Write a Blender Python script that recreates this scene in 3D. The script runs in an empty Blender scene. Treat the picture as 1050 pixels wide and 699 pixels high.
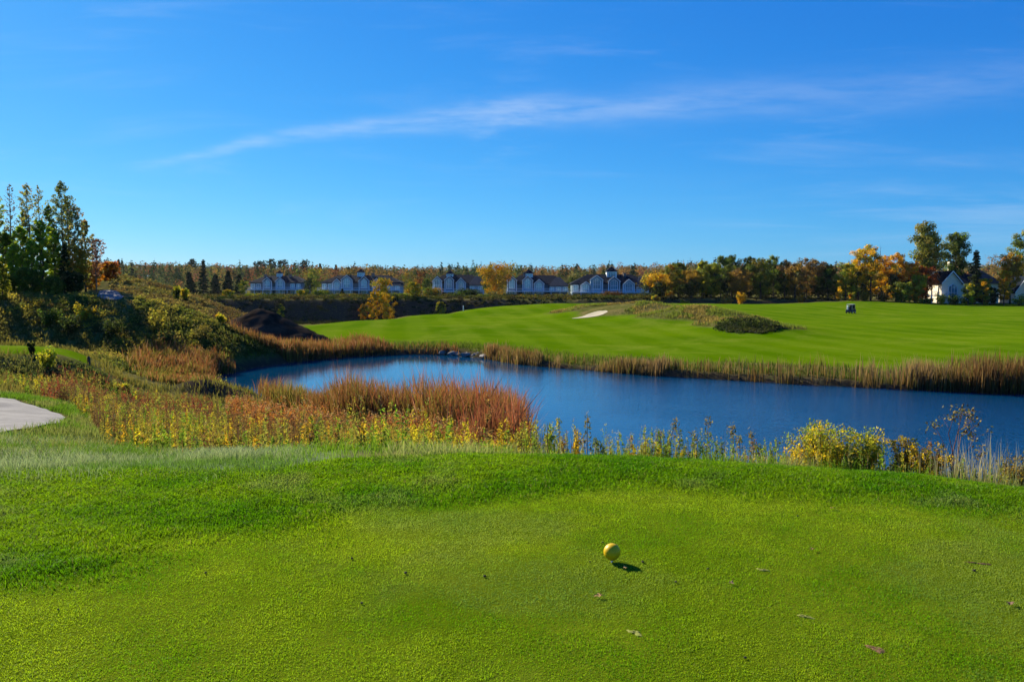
import bpy, math, random
import numpy as np
from mathutils import Vector, Matrix

# ------------------------------------------------------------------ camera, sky, sun, exposure
SC = bpy.context.scene
COL = SC.collection
R = math.radians
EYE = 1.65
PITCH = R(3.9)
FPX = 800.0
cam_d = bpy.data.cameras.new('camera')
cam_d.sensor_width = 36.0
cam_d.lens = 36.0 * FPX / 1050.0
cam_d.clip_start = 0.05
cam_d.clip_end = 9000.0
cam = bpy.data.objects.new('camera', cam_d)
COL.objects.link(cam)
cam.location = (0, 0, EYE)
cam.rotation_euler = (R(90) - PITCH, 0, 0)
SC.camera = cam

SUN_EL, SUN_AZ = R(29.0), R(-43.0)          # azimuth clockwise from +Y (view direction)
SKY_STRENGTH, SUN_STRENGTH, EXPOSURE = 0.10, 4.9, 1.05
SC.view_settings.view_transform = 'Standard'
SC.view_settings.look = 'None'
SC.view_settings.gamma = 1.0
SC.view_settings.exposure = EXPOSURE
SC.view_settings.use_curve_mapping = False
SC.cycles.max_bounces = 6
SC.cycles.diffuse_bounces = 3
SC.cycles.glossy_bounces = 3
SC.cycles.transmission_bounces = 4
SC.cycles.transparent_max_bounces = 4
SC.cycles.caustics_reflective = False
SC.cycles.caustics_refractive = False

sun_d = bpy.data.lights.new('sun', 'SUN')
sun_d.energy = SUN_STRENGTH
sun_d.angle = R(0.53)
sun_d.color = (1.0, 0.90, 0.70)
sun = bpy.data.objects.new('sun', sun_d)
COL.objects.link(sun)
sdir = Vector((math.sin(SUN_AZ) * math.cos(SUN_EL), math.cos(SUN_AZ) * math.cos(SUN_EL), math.sin(SUN_EL)))
sun.rotation_euler = sdir.to_track_quat('Z', 'Y').to_euler()
sun.location = sdir * 50


def ray(px, py):
    cx, cy = (px - 525.0) / FPX, (349.5 - py) / FPX
    return np.array([cx, math.cos(PITCH) + cy * math.sin(PITCH), -math.sin(PITCH) + cy * math.cos(PITCH)])


def U(px, py=300.0):
    r = ray(px, py); return r[0] / r[1]


def V(px, py):
    r = ray(px, py); return r[2] / r[1]


def zp(D, py):
    return EYE + D * V(525, py)


def at_z(px, py, z):
    r = ray(px, py); t = (z - EYE) / r[2]
    return np.array([r[0] * t, r[1] * t])


class NT:
    """small node-tree helper"""
    def __init__(self, tree):
        self.t = tree; self.n = tree.nodes; self.l = tree.links

    def node(self, kind, **kw):
        nd = self.n.new(kind)
        for k, v in kw.items():
            if k.startswith('i_'):
                nd.inputs[k[2:].replace('_', ' ')].default_value = v
            else:
                setattr(nd, k, v)
        return nd

    def link(self, a, b):
        self.l.new(a, b)

    def val(self, sock, v):
        if hasattr(v, 'is_output'):
            self.l.new(v, sock)
        else:
            sock.default_value = v

    def math(self, op, a, b=0.0, c=None, clamp=False):
        m = self.n.new('ShaderNodeMath'); m.operation = op; m.use_clamp = clamp
        self.val(m.inputs[0], a); self.val(m.inputs[1], b)
        if c is not None: self.val(m.inputs[2], c)
        return m.outputs[0]

    def mix(self, f, a, b, blend='MIX'):
        m = self.n.new('ShaderNodeMix'); m.data_type = 'RGBA'; m.blend_type = blend
        self.val(m.inputs[0], f)
        self.val(m.inputs[6], a if hasattr(a, 'is_output') else (*a, 1) if len(a) == 3 else a)
        self.val(m.inputs[7], b if hasattr(b, 'is_output') else (*b, 1) if len(b) == 3 else b)
        return m.outputs[2]

    def noise(self, vec, scale, detail=3.0, rough=0.55, dist=0.0):
        m = self.n.new('ShaderNodeTexNoise')
        if vec is not None: self.l.new(vec, m.inputs['Vector'])
        m.inputs['Scale'].default_value = scale; m.inputs['Detail'].default_value = detail
        m.inputs['Roughness'].default_value = rough; m.inputs['Distortion'].default_value = dist
        return m.outputs['Fac']

    def ramp(self, f, lo, hi):
        m = self.n.new('ShaderNodeMapRange'); m.clamp = True; m.interpolation_type = 'SMOOTHSTEP'
        self.val(m.inputs[0], f); m.inputs[1].default_value = lo; m.inputs[2].default_value = hi
        return m.outputs[0]

    def mapping(self, vec, scale=(1, 1, 1), rot=(0, 0, 0)):
        m = self.n.new('ShaderNodeMapping')
        self.l.new(vec, m.inputs[0]); m.inputs['Scale'].default_value = scale; m.inputs['Rotation'].default_value = rot
        return m.outputs[0]


# world: Nishita sky with thin cirrus
world = bpy.data.worlds.new('World')
SC.world = world
world.use_nodes = True
w = NT(world.node_tree)
w.n.clear()
sky = w.node('ShaderNodeTexSky')
sky.sky_type = 'NISHITA'
sky.sun_disc = False
sky.sun_elevation = SUN_EL
sky.sun_rotation = SUN_AZ
sky.altitude = 300.0
sky.air_density = 1.0
sky.dust_density = 0.15
sky.ozone_density = 3.0
# deepen the blue of the clear autumn air: one power curve per channel on the sky's own colour
sc_ = w.node('ShaderNodeSeparateColor')
w.link(sky.outputs[0], sc_.inputs[0])
cc_ = w.node('ShaderNodeCombineColor')
GAIN = 2.0 ** EXPOSURE
for ch, (k_, g_) in enumerate(((.385, 1.53), (.725, .92), (1.08, .5))):
    w.link(w.math('MULTIPLY', w.math('POWER', w.math('MULTIPLY', sc_.outputs[ch], .1), g_), k_ / GAIN / SKY_STRENGTH), cc_.inputs[ch])
tc = w.node('ShaderNodeTexCoord')
sep = w.node('ShaderNodeSeparateXYZ')
w.link(tc.outputs['Generated'], sep.inputs[0])
dy = w.math('MAXIMUM', sep.outputs[1], 0.05)
cu = w.math('DIVIDE', sep.outputs[0], dy)
cv = w.math('DIVIDE', sep.outputs[2], dy)
front = w.ramp(sep.outputs[1], 0.1, 0.3)
# main streak: a parabola of heading against height
pts = [(160, 168), (300, 138), (420, 126), (560, 116), (700, 104), (1000, 84)]
fit = np.polyfit([U(a, b) for a, b in pts], [V(a, b) for a, b in pts], 3)
line = w.math('ADD', w.math('MULTIPLY', cu, w.math('ADD', w.math('MULTIPLY', cu, w.math('ADD', w.math('MULTIPLY', cu, float(fit[0])), float(fit[1]))), float(fit[2]))), float(fit[3]))
cxyz = w.node('ShaderNodeCombineXYZ')
w.link(cu, cxyz.inputs[0]); w.link(cv, cxyz.inputs[1])
wob = w.noise(w.mapping(cxyz.outputs[0], (5, 16, 1)), 1.0, 4.0, 0.6)
off = w.math('SUBTRACT', cv, w.math('ADD', line, w.math('MULTIPLY', w.math('SUBTRACT', wob, 0.5), 0.03)))
width = w.math('ADD', 0.006, w.math('MULTIPLY', w.ramp(cu, -0.46, 0.45), 0.019))
g = w.math('DIVIDE', off, width)
streak = w.math('POWER', 2.718, w.math('MULTIPLY', w.math('MULTIPLY', g, g), -1.0))
inten = w.math('MULTIPLY', w.ramp(cu, -0.50, -0.36), w.math('SUBTRACT', 1.0, w.math('MULTIPLY', w.ramp(cu, -0.05, 0.55), 0.66)))
fine = w.noise(w.mapping(cxyz.outputs[0], (9, 60, 1), (0, 0, R(-9))), 1.0, 6.0, 0.65)
streak = w.math('MULTIPLY', w.math('MULTIPLY', streak, inten), w.math('MULTIPLY', w.ramp(fine, 0.15, 0.7), 0.27))
# broad faint veils
veil = w.noise(w.mapping(cxyz.outputs[0], (2.0, 15, 1), (0, 0, R(-6))), 1.3, 6.0, 0.62, 0.6)
veil = w.math('MULTIPLY', w.ramp(veil, 0.50, 0.80), 0.11)
lowr = w.math('MULTIPLY', w.ramp(w.noise(w.mapping(cxyz.outputs[0], (2.5, 34, 1), (0, 0, R(4))), 1.0, 6.0, 0.6, 0.5), 0.42, 0.72),
              w.math('MULTIPLY', w.ramp(cu, 0.08, 0.5), w.math('MULTIPLY', w.ramp(cv, 0.0, 0.06), w.math('SUBTRACT', 1.0, w.ramp(cv, 0.10, 0.16)))))
# fan of wisps round the middle of the streak
gu = w.math('DIVIDE', w.math('SUBTRACT', cu, U(520, 125)), 0.06)
gv = w.math('DIVIDE', w.math('SUBTRACT', cv, V(520, 128)), 0.045)
fan = w.math('POWER', 2.718, w.math('MULTIPLY', w.math('ADD', w.math('MULTIPLY', gu, gu), w.math('MULTIPLY', gv, gv)), -1.0))
fan = w.math('MULTIPLY', fan, w.math('MULTIPLY', w.ramp(w.noise(w.mapping(cxyz.outputs[0], (7, 30, 1), (0, 0, R(24))), 1.0, 5.0, 0.6), 0.45, 0.72), 0.22))
cl = w.math('ADD', w.math('ADD', streak, fan), w.math('ADD', veil, w.math('MULTIPLY', lowr, 0.15)), clamp=True)
cl = w.math('MULTIPLY', cl, front)
skyc = w.mix(cl, cc_.outputs[0], tuple(c / GAIN / SKY_STRENGTH for c in (.80, .90, 1.0)))
bg = w.node('ShaderNodeBackground')
bg.inputs['Strength'].default_value = SKY_STRENGTH
w.link(skyc, bg.inputs['Color'])
wo = w.node('ShaderNodeOutputWorld')
w.link(bg.outputs[0], wo.inputs['Surface'])

# ------------------------------------------------------------------ helpers
rng = np.random.default_rng(11)


def tag(o, label=None, cat=None, group=None, kind=None):
    if label: o['label'] = label
    if cat: o['category'] = cat
    if group: o['group'] = group
    if kind: o['kind'] = kind
    return o


def empty(name, loc, label=None, cat=None, group=None, rz=0.0):
    o = bpy.data.objects.new(name, None)
    o.empty_display_size = 0.2
    COL.objects.link(o)
    o.location = loc; o.rotation_euler = (0, 0, rz)
    return tag(o, label, cat, group)


def link_mesh(name, me, mat, parent=None):
    o = bpy.data.objects.new(name, me)
    COL.objects.link(o)
    if mat: me.materials.append(mat)
    if parent is not None: o.parent = parent
    return o


def np_mesh(name, verts, faces_flat, sizes, col=None, smooth=False):
    me = bpy.data.meshes.new(name)
    nv, nl, nf = len(verts), len(faces_flat), len(sizes)
    me.vertices.add(nv); me.loops.add(nl); me.polygons.add(nf)
    me.vertices.foreach_set('co', np.asarray(verts, np.float32).ravel())
    me.loops.foreach_set('vertex_index', np.asarray(faces_flat, np.int32))
    st = np.zeros(nf, np.int32); st[1:] = np.cumsum(sizes)[:-1]
    me.polygons.foreach_set('loop_start', st)
    me.polygons.foreach_set('use_smooth', np.full(nf, smooth))
    if col is not None:
        a = me.color_attributes.new('tint', 'FLOAT_COLOR', 'POINT')
        c4 = np.ones((nv, 4), np.float32); c4[:, :3] = np.clip(col, 0, 1)
        a.data.foreach_set('color', c4.ravel())
    me.update(calc_edges=True)
    return me


class MB:
    """collects boxes, prisms and tubes into one mesh"""
    def __init__(self):
        self.v = []; self.f = []

    def add(self, vs, fs):
        o = len(self.v)
        self.v += [tuple(p) for p in vs]
        self.f += [tuple(i + o for i in f) for f in fs]

    def box(self, x0, x1, y0, y1, z0, z1):
        self.add([(x0, y0, z0), (x1, y0, z0), (x1, y1, z0), (x0, y1, z0), (x0, y0, z1), (x1, y0, z1), (x1, y1, z1), (x0, y1, z1)],
                 [(3, 2, 1, 0), (4, 5, 6, 7), (0, 1, 5, 4), (1, 2, 6, 5), (2, 3, 7, 6), (3, 0, 4, 7)])

    def prism_y(self, pts, y0, y1):
        """closed polygon in x,z pushed along y"""
        n = len(pts)
        vs = [(x, y0, z) for x, z in pts] + [(x, y1, z) for x, z in pts]
        fs = [tuple(range(n)), tuple(range(2 * n - 1, n - 1, -1))]
        fs += [(i, i + n, (i + 1) % n + n, (i + 1) % n) for i in range(n)]
        self.add(vs, fs)

    def tube(self, path, radii, n=6, cap=True):
        path = [Vector(p) for p in path]
        o = len(self.v); m = len(path)
        for i, p in enumerate(path):
            d = (path[min(i + 1, m - 1)] - path[max(i - 1, 0)]).normalized()
            a = d.cross(Vector((0.31, 0.95, 0.05)) if abs(d.z) > 0.5 else Vector((0, 0, 1))).normalized(); b = d.cross(a)
            for k in range(n):
                t = 2 * math.pi * k / n
                self.v.append(tuple(p + (a * math.cos(t) + b * math.sin(t)) * radii[i]))
        for i in range(m - 1):
            for k in range(n):
                self.f.append((o + i * n + k, o + i * n + (k + 1) % n, o + (i + 1) * n + (k + 1) % n, o + (i + 1) * n + k))
        if cap:
            self.f.append(tuple(o + k for k in range(n))[::-1])
            self.f.append(tuple(o + (m - 1) * n + k for k in range(n)))

    def lathe(self, prof, n=20, c=(0, 0, 0)):
        o = len(self.v); m = len(prof)
        for r_, z in prof:
            for k in range(n):
                t = 2 * math.pi * k / n
                self.v.append((c[0] + r_ * math.cos(t), c[1] + r_ * math.sin(t), c[2] + z))
        for i in range(m - 1):
            for k in range(n):
                self.f.append((o + i * n + k, o + i * n + (k + 1) % n, o + (i + 1) * n + (k + 1) % n, o + (i + 1) * n + k))

    def build(self, name, mat, parent=None, smooth=False, bevel=0.0):
        me = bpy.data.meshes.new(name)
        me.from_pydata(self.v, [], self.f)
        if smooth: me.polygons.foreach_set('use_smooth', np.full(len(me.polygons), True))
        o = link_mesh(name, me, mat, parent)
        if bevel:
            b = o.modifiers.new('bevel', 'BEVEL'); b.width = bevel; b.segments = 2; b.limit_method = 'ANGLE'
        return o


# ------------------------------------------------------------------ numeric noise
_perm = np.random.default_rng(5).random((256, 256))


def vnoise(x, y):
    xi = np.floor(x).astype(int); yi = np.floor(y).astype(int)
    fx = x - xi; fy = y - yi
    fx = fx * fx * (3 - 2 * fx); fy = fy * fy * (3 - 2 * fy)
    a = _perm[xi & 255, yi & 255]; b = _perm[(xi + 1) & 255, yi & 255]
    c = _perm[xi & 255, (yi + 1) & 255]; d = _perm[(xi + 1) & 255, (yi + 1) & 255]
    return (a * (1 - fx) + b * fx) * (1 - fy) + (c * (1 - fx) + d * fx) * fy


def fbm(x, y, s, octs=4):
    t = 0; a = 0.5; n = 0
    for i in range(octs):
        t = t + a * vnoise(x / s + 17.3 * i, y / s - 9.1 * i); n += a; a *= 0.5; s = s * 0.5
    return t / n


def sstep(a, b, x):
    t = np.clip((x - a) / (b - a), 0, 1); return t * t * (3 - 2 * t)


# ------------------------------------------------------------------ terrain
WATER_Z = -4.35
Z = zp
TAB = {   # heading (pixel column) -> distance, height
 -300: [(0, 0), (6.6, 0), (8, -.2), (12, -.72), (16, -1.0), (20, -1.17), (26, -1.9), (32, -2.4), (34.8, -2.4), (36.8, -1.5), (43, -1.4), (47, -2.6), (54, -2.7), (62, 1.0), (70, 1.0), (85, 2), (110, 0), (140, -4), (204, -4), (210, -1.3), (380, -1.6), (600, 9), (900, 12), (3500, 12)],
 0: [(0, 0), (6.7, 0), (8, -.2), (12, -.72), (16, -1.0), (20, -1.17), (26, -1.9), (32, -2.4), (34.8, -2.4), (36.8, -1.5), (43, -1.4), (47, -2.6), (54, -2.7), (61, .95), (70, 1.0), (85, 2), (110, 0), (140, -4), (204, -4), (210, -1.3), (380, -1.6), (600, 9), (900, 12), (3500, 12)],
 75: [(0, 0), (6.8, 0), (8, -.2), (12, -.85), (16, -1.15), (20, -1.5), (26, -2.3), (32, -2.7), (34.8, -2.7), (36.8, -1.55), (42, -1.45), (47, -2.7), (54, -2.8), (60.5, .75), (70, 1.25), (78, 1.3), (88, 2.3), (110, 0), (140, -4), (204, -4), (210, -1.3), (380, -1.6), (600, 9), (900, 12), (3500, 12)],
 130: [(0, 0), (6.9, 0), (8, -.2), (12, -.9), (16, -1.4), (20, -1.95), (26, -2.8), (32, -3.2), (38, -3.3), (46, -3.4), (53, -3.0), (60, .72), (69, 1.15), (77, 1.3), (88, 2.8), (110, -1), (140, -5), (204, -5), (210, -1.3), (380, -1.6), (600, 9), (900, 12), (3500, 12)],
 200: [(0, 0), (7.0, 0), (8.4, -.2), (12, -.95), (16, -1.6), (20, -2.2), (26, -3.1), (32, -3.6), (40, -3.9), (50, -4.0), (55, -3.7), (60, -.4), (67, -.5), (86, 1.2), (110, -2), (140, -6), (204, -7), (210, -1.3), (380, -1.6), (600, 9), (900, 12), (3500, 12)],
 250: [(0, 0), (7.1, 0), (8.6, -.2), (12, -.95), (16, -1.7), (20, -2.4), (26, -3.4), (32, -4.0), (40, -4.1), (55, -4.2), (57.5, -3.9), (61, -2.55), (67, -3.0), (86, -1.2), (110, -3.2), (130, -6), (204, -7), (210, -1.3), (380, -1.6), (600, 9), (900, 12), (3500, 12)],
 300: [(0, 0), (7.2, 0), (8.8, -.2), (12, -1.0), (16, -1.75), (20, -2.5), (26, -3.6), (32, -4.1), (60, -4.1), (66, -3.7), (90, -3.5), (108, -3.5), (120, -4.5), (135, -7), (204, -7.5), (210, -1.3), (380, -1.6), (600, 9), (900, 12), (3500, 12)],
 350: [(0, 0), (7.3, 0), (9, -.2), (12, -1.0), (16, -1.8), (20, -2.6), (26, -3.7), (32, -4.1), (68, -4.1), (72, -3.6), (90, -3.4), (122, Z(122, 327)), (136, -6), (160, -7.5), (204, -7.5), (210, -1.3), (380, -1.6), (600, 9), (900, 12), (3500, 12)],
 420: [(0, 0), (7.4, 0), (9, -.2), (12, -1.0), (16, -1.8), (20, -2.6), (26, -3.7), (32, -4.1), (68, -4.1), (72, -3.6), (90, -3.4), (140, Z(140, 321)), (156, -5.5), (180, -7.5), (204, -7.5), (210, -1.3), (380, -1.6), (600, 9), (900, 12), (3500, 12)],
 480: [(0, 0), (7.5, 0), (9, -.25), (12, -1.2), (16, -2.2), (20, -3.1), (26, -4.0), (32, -4.2), (68, -4.1), (72, -3.6), (90, -3.3), (130, -3.2), (164, Z(164, 316.5)), (180, -4.5), (204, -6), (210, -1.4), (380, -1.6), (600, 9), (900, 12), (3500, 12)],
 560: [(0, 0), (7.6, 0), (9, -.35), (12, -1.7), (16, -3.0), (20, -4.0), (26, -4.3), (62, -4.1), (66, -3.6), (90, -3.3), (120, -3.3), (150, -2.6), (188, Z(188, 309.5)), (198, -4), (206, -4), (208.5, -1.4), (380, -1.6), (600, 9), (900, 12), (3500, 12)],
 660: [(0, 0), (7.5, 0), (8.8, -.35), (12, -1.9), (16, -3.3), (20, -4.2), (55, -4.1), (59, -3.6), (80, -3.4), (120, -3.3), (150, -2.6), (196, Z(196, 310.5)), (199.5, -4), (206, -4), (208, -1.3), (380, -1.6), (600, 9), (900, 12), (3500, 12)],
 780: [(0, 0), (7.1, 0), (8.4, -.35), (12, -1.9), (16, -3.3), (19, -4.2), (50, -4.1), (54, -3.6), (80, -3.4), (120, -3.4), (150, -3.2), (196, Z(196, 311.5)), (199.5, -4), (206, -4), (208, -1.3), (380, -1.6), (600, 9), (900, 12), (3500, 12)],
 870: [(0, 0), (6.9, 0), (8.2, -.35), (12, -1.9), (16, -3.3), (19, -4.2), (48, -4.1), (52, -3.6), (80, -3.5), (120, -3.5), (150, Z(150, 322)), (190, Z(190, 308.2)), (240, -1.6), (380, -1.6), (600, 9), (900, 12), (3500, 12)],
 950: [(0, 0), (6.7, 0), (8, -.35), (12, -1.9), (16, -3.3), (18, -4.2), (46, -4.1), (50, -3.6), (80, -3.5), (120, -3.5), (150, -3.2), (195, Z(195, 311)), (240, -2), (380, -1.6), (600, 9), (900, 12), (3500, 12)],
 1050: [(0, 0), (6.2, 0), (7.5, -.35), (12, -1.9), (16, -3.4), (17, -4.2), (44, -4.1), (48, -3.5), (80, -3.4), (120, -3.4), (150, -3.2), (195, Z(195, 313.5)), (240, -2), (380, -1.6), (600, 9), (900, 12), (3500, 12)],
 1350: [(0, 0), (5.6, 0), (7, -.35), (12, -1.9), (16, -3.6), (17, -4.2), (40, -4.1), (44, -3.5), (80, -3.4), (120, -3.4), (150, -3.2), (195, Z(195, 313.5)), (240, -2), (380, -1.6), (600, 9), (900, 12), (3500, 12)],
}
_tp = sorted(TAB)
_LD = np.linspace(math.log(3.0), math.log(3600.0), 900)
_PX = np.arange(-300, 1351, 5.0)
_cols = np.array([np.interp(np.exp(_LD), [k[0] for k in TAB[p]], [k[1] for k in TAB[p]]) for p in _tp])
_grid = np.array([np.interp(_PX, _tp, _cols[:, j]) for j in range(len(_LD))]).T      # px, D


def _blur(a, sig, axis):
    n = int(sig * 3); k = np.exp(-0.5 * (np.arange(-n, n + 1) / sig) ** 2); k /= k.sum()
    p = [(0, 0), (0, 0)]; p[axis] = (n, n)
    b = np.pad(a, p, mode='edge')
    return np.apply_along_axis(lambda r_: np.convolve(r_, k, 'valid'), axis, b)


_g0 = _blur(_grid, 4.0, 0)
_wf = 1 / (1 + np.exp(-(np.exp(_LD) - 165) / 6))[None]          # far banks stay steep
_grid = _blur(_g0, 3.2, 1) * (1 - _wf) + _blur(_g0, .7, 1) * _wf


def table(x, y):
    D = np.maximum(y, 3.01)
    px = np.clip(525 + 800 * x / D, -300, 1349.9)
    fi = (px + 300) / 5.0; i = np.clip(fi.astype(int), 0, len(_PX) - 2); fi = fi - i
    fj = (np.log(np.minimum(D, 3590)) - _LD[0]) / (_LD[1] - _LD[0]); j = np.clip(fj.astype(int), 0, len(_LD) - 2); fj = fj - j
    return (_grid[i, j] * (1 - fj) + _grid[i, j + 1] * fj) * (1 - fi) + (_grid[i + 1, j] * (1 - fj) + _grid[i + 1, j + 1] * fj) * fi


far_px = [(236, 383), (262, 376.5), (300, 371.5), (350, 366.5), (400, 363.5), (450, 363.5), (490, 366.5), (520, 372), (560, 376), (620, 381), (700, 387), (780, 391), (850, 395), (930, 399), (990, 402), (1050, 404.5), (1200, 410), (1400, 418)]
near_ud = [(1400, 15.5), (1250, 16.5), (1050, 17.2), (900, 18.7), (780, 19.8), (660, 21), (580, 23.5), (545, 27), (533, 30), (524, 32), (480, 33.6), (400, 34), (330, 36), (290, 38.5), (260, 43), (235, 47), (216, 50.5), (214, 53.5)]
POND = [tuple(at_z(a, b, WATER_Z)) for a, b in far_px] + [(U(p) * d, d) for p, d in near_ud]


def _subdiv(poly, rep=2):
    p = np.array(poly)
    for _ in range(rep):
        q = np.roll(p, -1, 0)
        p = np.stack([p * .75 + q * .25, p * .25 + q * .75], 1).reshape(-1, 2)
    return p


POND = _subdiv(POND, 2)


def poly_sd(x, y, poly):
    """distance to a closed polygon, positive outside"""
    x = np.asarray(x, float).ravel(); y = np.asarray(y, float).ravel()
    best = np.full(x.shape, 1e18); inside = np.zeros(x.shape, bool)
    n = len(poly)
    for k in range(n):
        ax, ay = poly[k]; bx, by = poly[(k + 1) % n]
        dx, dy_ = bx - ax, by - ay
        t = np.clip(((x - ax) * dx + (y - ay) * dy_) / (dx * dx + dy_ * dy_ + 1e-12), 0, 1)
        best = np.minimum(best, (x - ax - t * dx) ** 2 + (y - ay - t * dy_) ** 2)
        c = ((ay > y) != (by > y))
        if c.any():
            xi = ax + (y - ay) / (by - ay if by != ay else 1e-9) * dx
            inside ^= (c & (x < xi))
    d = np.sqrt(best)
    return np.where(inside, -d, d)


def px_of(x, y):
    return 525 + 800 * x / np.maximum(y, 0.01)


def pond_sd(x, y):
    x = np.asarray(x, float); y = np.asarray(y, float)
    out = np.full(x.shape, 50.0)
    m = (y > 9) & (y < 110) & (np.abs(x) < 110)
    if m.any():
        out[m] = poly_sd(x[m], y[m], POND) + (fbm(x[m], y[m], 3.0, 3) - .5) * 1.1
    return out


def bump(x, y, px, D, hx, hy, hgt, rot=0.0, pw=1.0):
    cx = U(px) * D
    dx, dyy = x - cx, y - D
    c, s = math.cos(rot), math.sin(rot)
    a = (dx * c + dyy * s) / hx; b = (-dx * s + dyy * c) / hy
    return hgt * np.exp(-(a * a + b * b) ** pw)


def H(x, y):
    x = np.asarray(x, float); y = np.asarray(y, float)
    z = table(x, y)
    px = px_of(x, y)
    # hummocks of rough on the fairway
    z = z + bump(x, y, 662, 121, 10, 8, 2.6) + bump(x, y, 715, 106, 8, 7, 2.2) + bump(x, y, 765, 93, 5.5, 5, 1.2) + bump(x, y, 606, 130, 7, 5, 1.3)
    z = z + bump(x, y, 585, 160, 18, 10, .9)
    z = z - bump(x, y, 603, 119, 4.0, 2.6, .35)
    # dark earth bank by the near reeds
    z = z + bump(x, y, 226, 40, 2.3, 1.0, .55, -.2) + bump(x, y, 200, 40.5, 1.6, 1.0, .45)
    # unevenness
    wild = np.clip(sstep(8.5, 14, y), 0, 1) * (1 - fair_mask(x, y))
    z = z + wild * ((fbm(x, y, 4.0, 4) - .5) * .5 * sstep(12, 50, y) + (fbm(x, y, 1.2, 3) - .5) * .18)
    z = z + sstep(45, 58, y) * (1 - sstep(95, 120, y)) * sstep(330, 180, px) * (fbm(x + 40, y, 6.0, 4) - .5) * 1.3
    z = z + sstep(380, 600, y) * (fbm(x, y, 160.0, 3) - .5) * 9
    z = z + (1 - wild) * (fbm(x, y, 2.2, 3) - .5) * .05 + sstep(45, 70, y) * (1 - sstep(190, 240, y)) * (fbm(x, y, 26.0, 3) - .5) * .55
    # raised lip of longer grass round the tee
    z = z + (1 - tee_mask(x, y)) * sstep(9, 7.5, y) * sstep(3, 4, y) * .018
    sd = pond_sd(x, y)
    z = np.where(sd > 0, np.minimum(z, WATER_Z + .12 + .75 * sd), np.minimum(z, WATER_Z - .05 + np.maximum(sd * .35, -1.6)))
    z = np.where((sd > 0) & (sd < 49), np.maximum(z, WATER_Z + .06 + np.minimum(sd * .12, .2)), z)
    return z


def hummock(x, y):
    return np.minimum(1, bump(x, y, 662, 121, 10.5, 8.5, 1.5, 0, 2) + bump(x, y, 722, 105, 9, 6.5, 1.5, -.3, 2) + bump(x, y, 768, 93.5, 6.5, 5.2, 1.5, -.2, 2)
                      + bump(x, y, 606, 130, 7, 4.5, 1.4, 0, 2) + bump(x, y, 690, 138, 12, 8, 1.2, 0, 2))


def fair_mask(x, y):
    """1 on the mown fairway beyond the pond"""
    px = px_of(x, y)
    near = np.interp(px, [280, 320, 400, 500, 560, 700, 850, 1050, 1300], [76, 75, 73.5, 70, 64, 57, 52.5, 48.5, 46])
    far = np.interp(px, [300, 312, 350, 420, 480, 560, 660, 780, 860, 880, 950, 1050, 1300], [76, 108, 121, 139, 163, 180, 194, 194, 190, 200, 203, 203, 203])
    wig = (fbm(x, y, 9.0, 3) - .5) * 3
    m = sstep(-.8, .8, y - near - wig * .6) * sstep(1.5, -1.5, y - far - wig * 2) * sstep(305, 316, px)
    e = hummock(x, y)
    shelf = sstep(37.3, 37.8, y) * sstep(43.5, 42.5, y) * sstep(93, 86, px)
    return np.maximum(shelf, m * (1 - sstep(.25, .75, e + (fbm(x, y, 5.0, 3) - .5) * .5)))


TEE_PX = [(-500, 900), (-300, 660), (0, 603), (65, 585), (110, 560), (185, 551), (280, 541), (360, 517), (440, 506), (525, 500), (650, 494), (775, 497), (875, 503), (1050, 521), (1250, 545), (1600, 640), (1600, 900)]
TEE = np.array([at_z(a, b, 0.0) for a, b in TEE_PX] + [np.array([30.0, -40.0]), np.array([-12.0, -40.0])])


def tee_mask(x, y):
    x = np.asarray(x, float); y = np.asarray(y, float)
    out = np.zeros(x.shape)
    m = y < 9
    if m.any():
        out[m] = sstep(.75, -.6, poly_sd(x[m], y[m], TEE) + (fbm(x[m], y[m], .5, 3) - .5) * .8)
    return out


def rough_mask(x, y):
    """lush unmown grass round the tee, up to where the weeds start"""
    px = px_of(x, y)
    edge = np.interp(px, [-300, 0, 150, 270, 330, 480, 600, 700, 800, 900, 1050, 1300], [6.7, 6.8, 6.7, 6.75, 7.3, 8.2, 8.6, 8.4, 8.0, 7.8, 7.0, 6.4])
    return sstep(.35, -.35, y - edge + (fbm(x, y, .9, 3) - .5) * .9)


def place(px, D):
    x = U(px) * D
    return (x, D, float(H(np.array([x]), np.array([float(D)]))[0]))

# ------------------------------------------------------------------ materials
def new_mat(name):
    m = bpy.data.materials.new(name); m.use_nodes = True
    n = NT(m.node_tree); n.n.clear()
    out = n.node('ShaderNodeOutputMaterial')
    return m, n, out


def principled(n, out, **kw):
    b = n.node('ShaderNodeBsdfPrincipled')
    for k, v in kw.items():
        n.val(b.inputs[k], v if hasattr(v, 'is_output') or not isinstance(v, tuple) or len(v) != 3 else (*v, 1))
    n.link(b.outputs[0], out.inputs['Surface'])
    return b


def plain(name, col, rough=.6, var=.15, scale=3.0, metallic=0.0, spec=.4, bump=0.0):
    m, n, out = new_mat(name)
    pos = n.node('ShaderNodeTexCoord').outputs['Object']
    f = n.noise(pos, scale, 5.0, .6)
    c = n.mix(n.ramp(f, .25, .75), tuple(x * (1 - var) for x in col), tuple(min(1, x * (1 + var)) for x in col))
    b = principled(n, out, **{'Base Color': c, 'Roughness': rough, 'Metallic': metallic, 'Specular IOR Level': spec})
    if bump:
        bp = n.node('ShaderNodeBump'); bp.inputs['Strength'].default_value = bump; bp.inputs['Distance'].default_value = .02
        n.link(n.noise(pos, scale * 6, 4.0, .6), bp.inputs['Height']); n.link(bp.outputs[0], b.inputs['Normal'])
    return m


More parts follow.
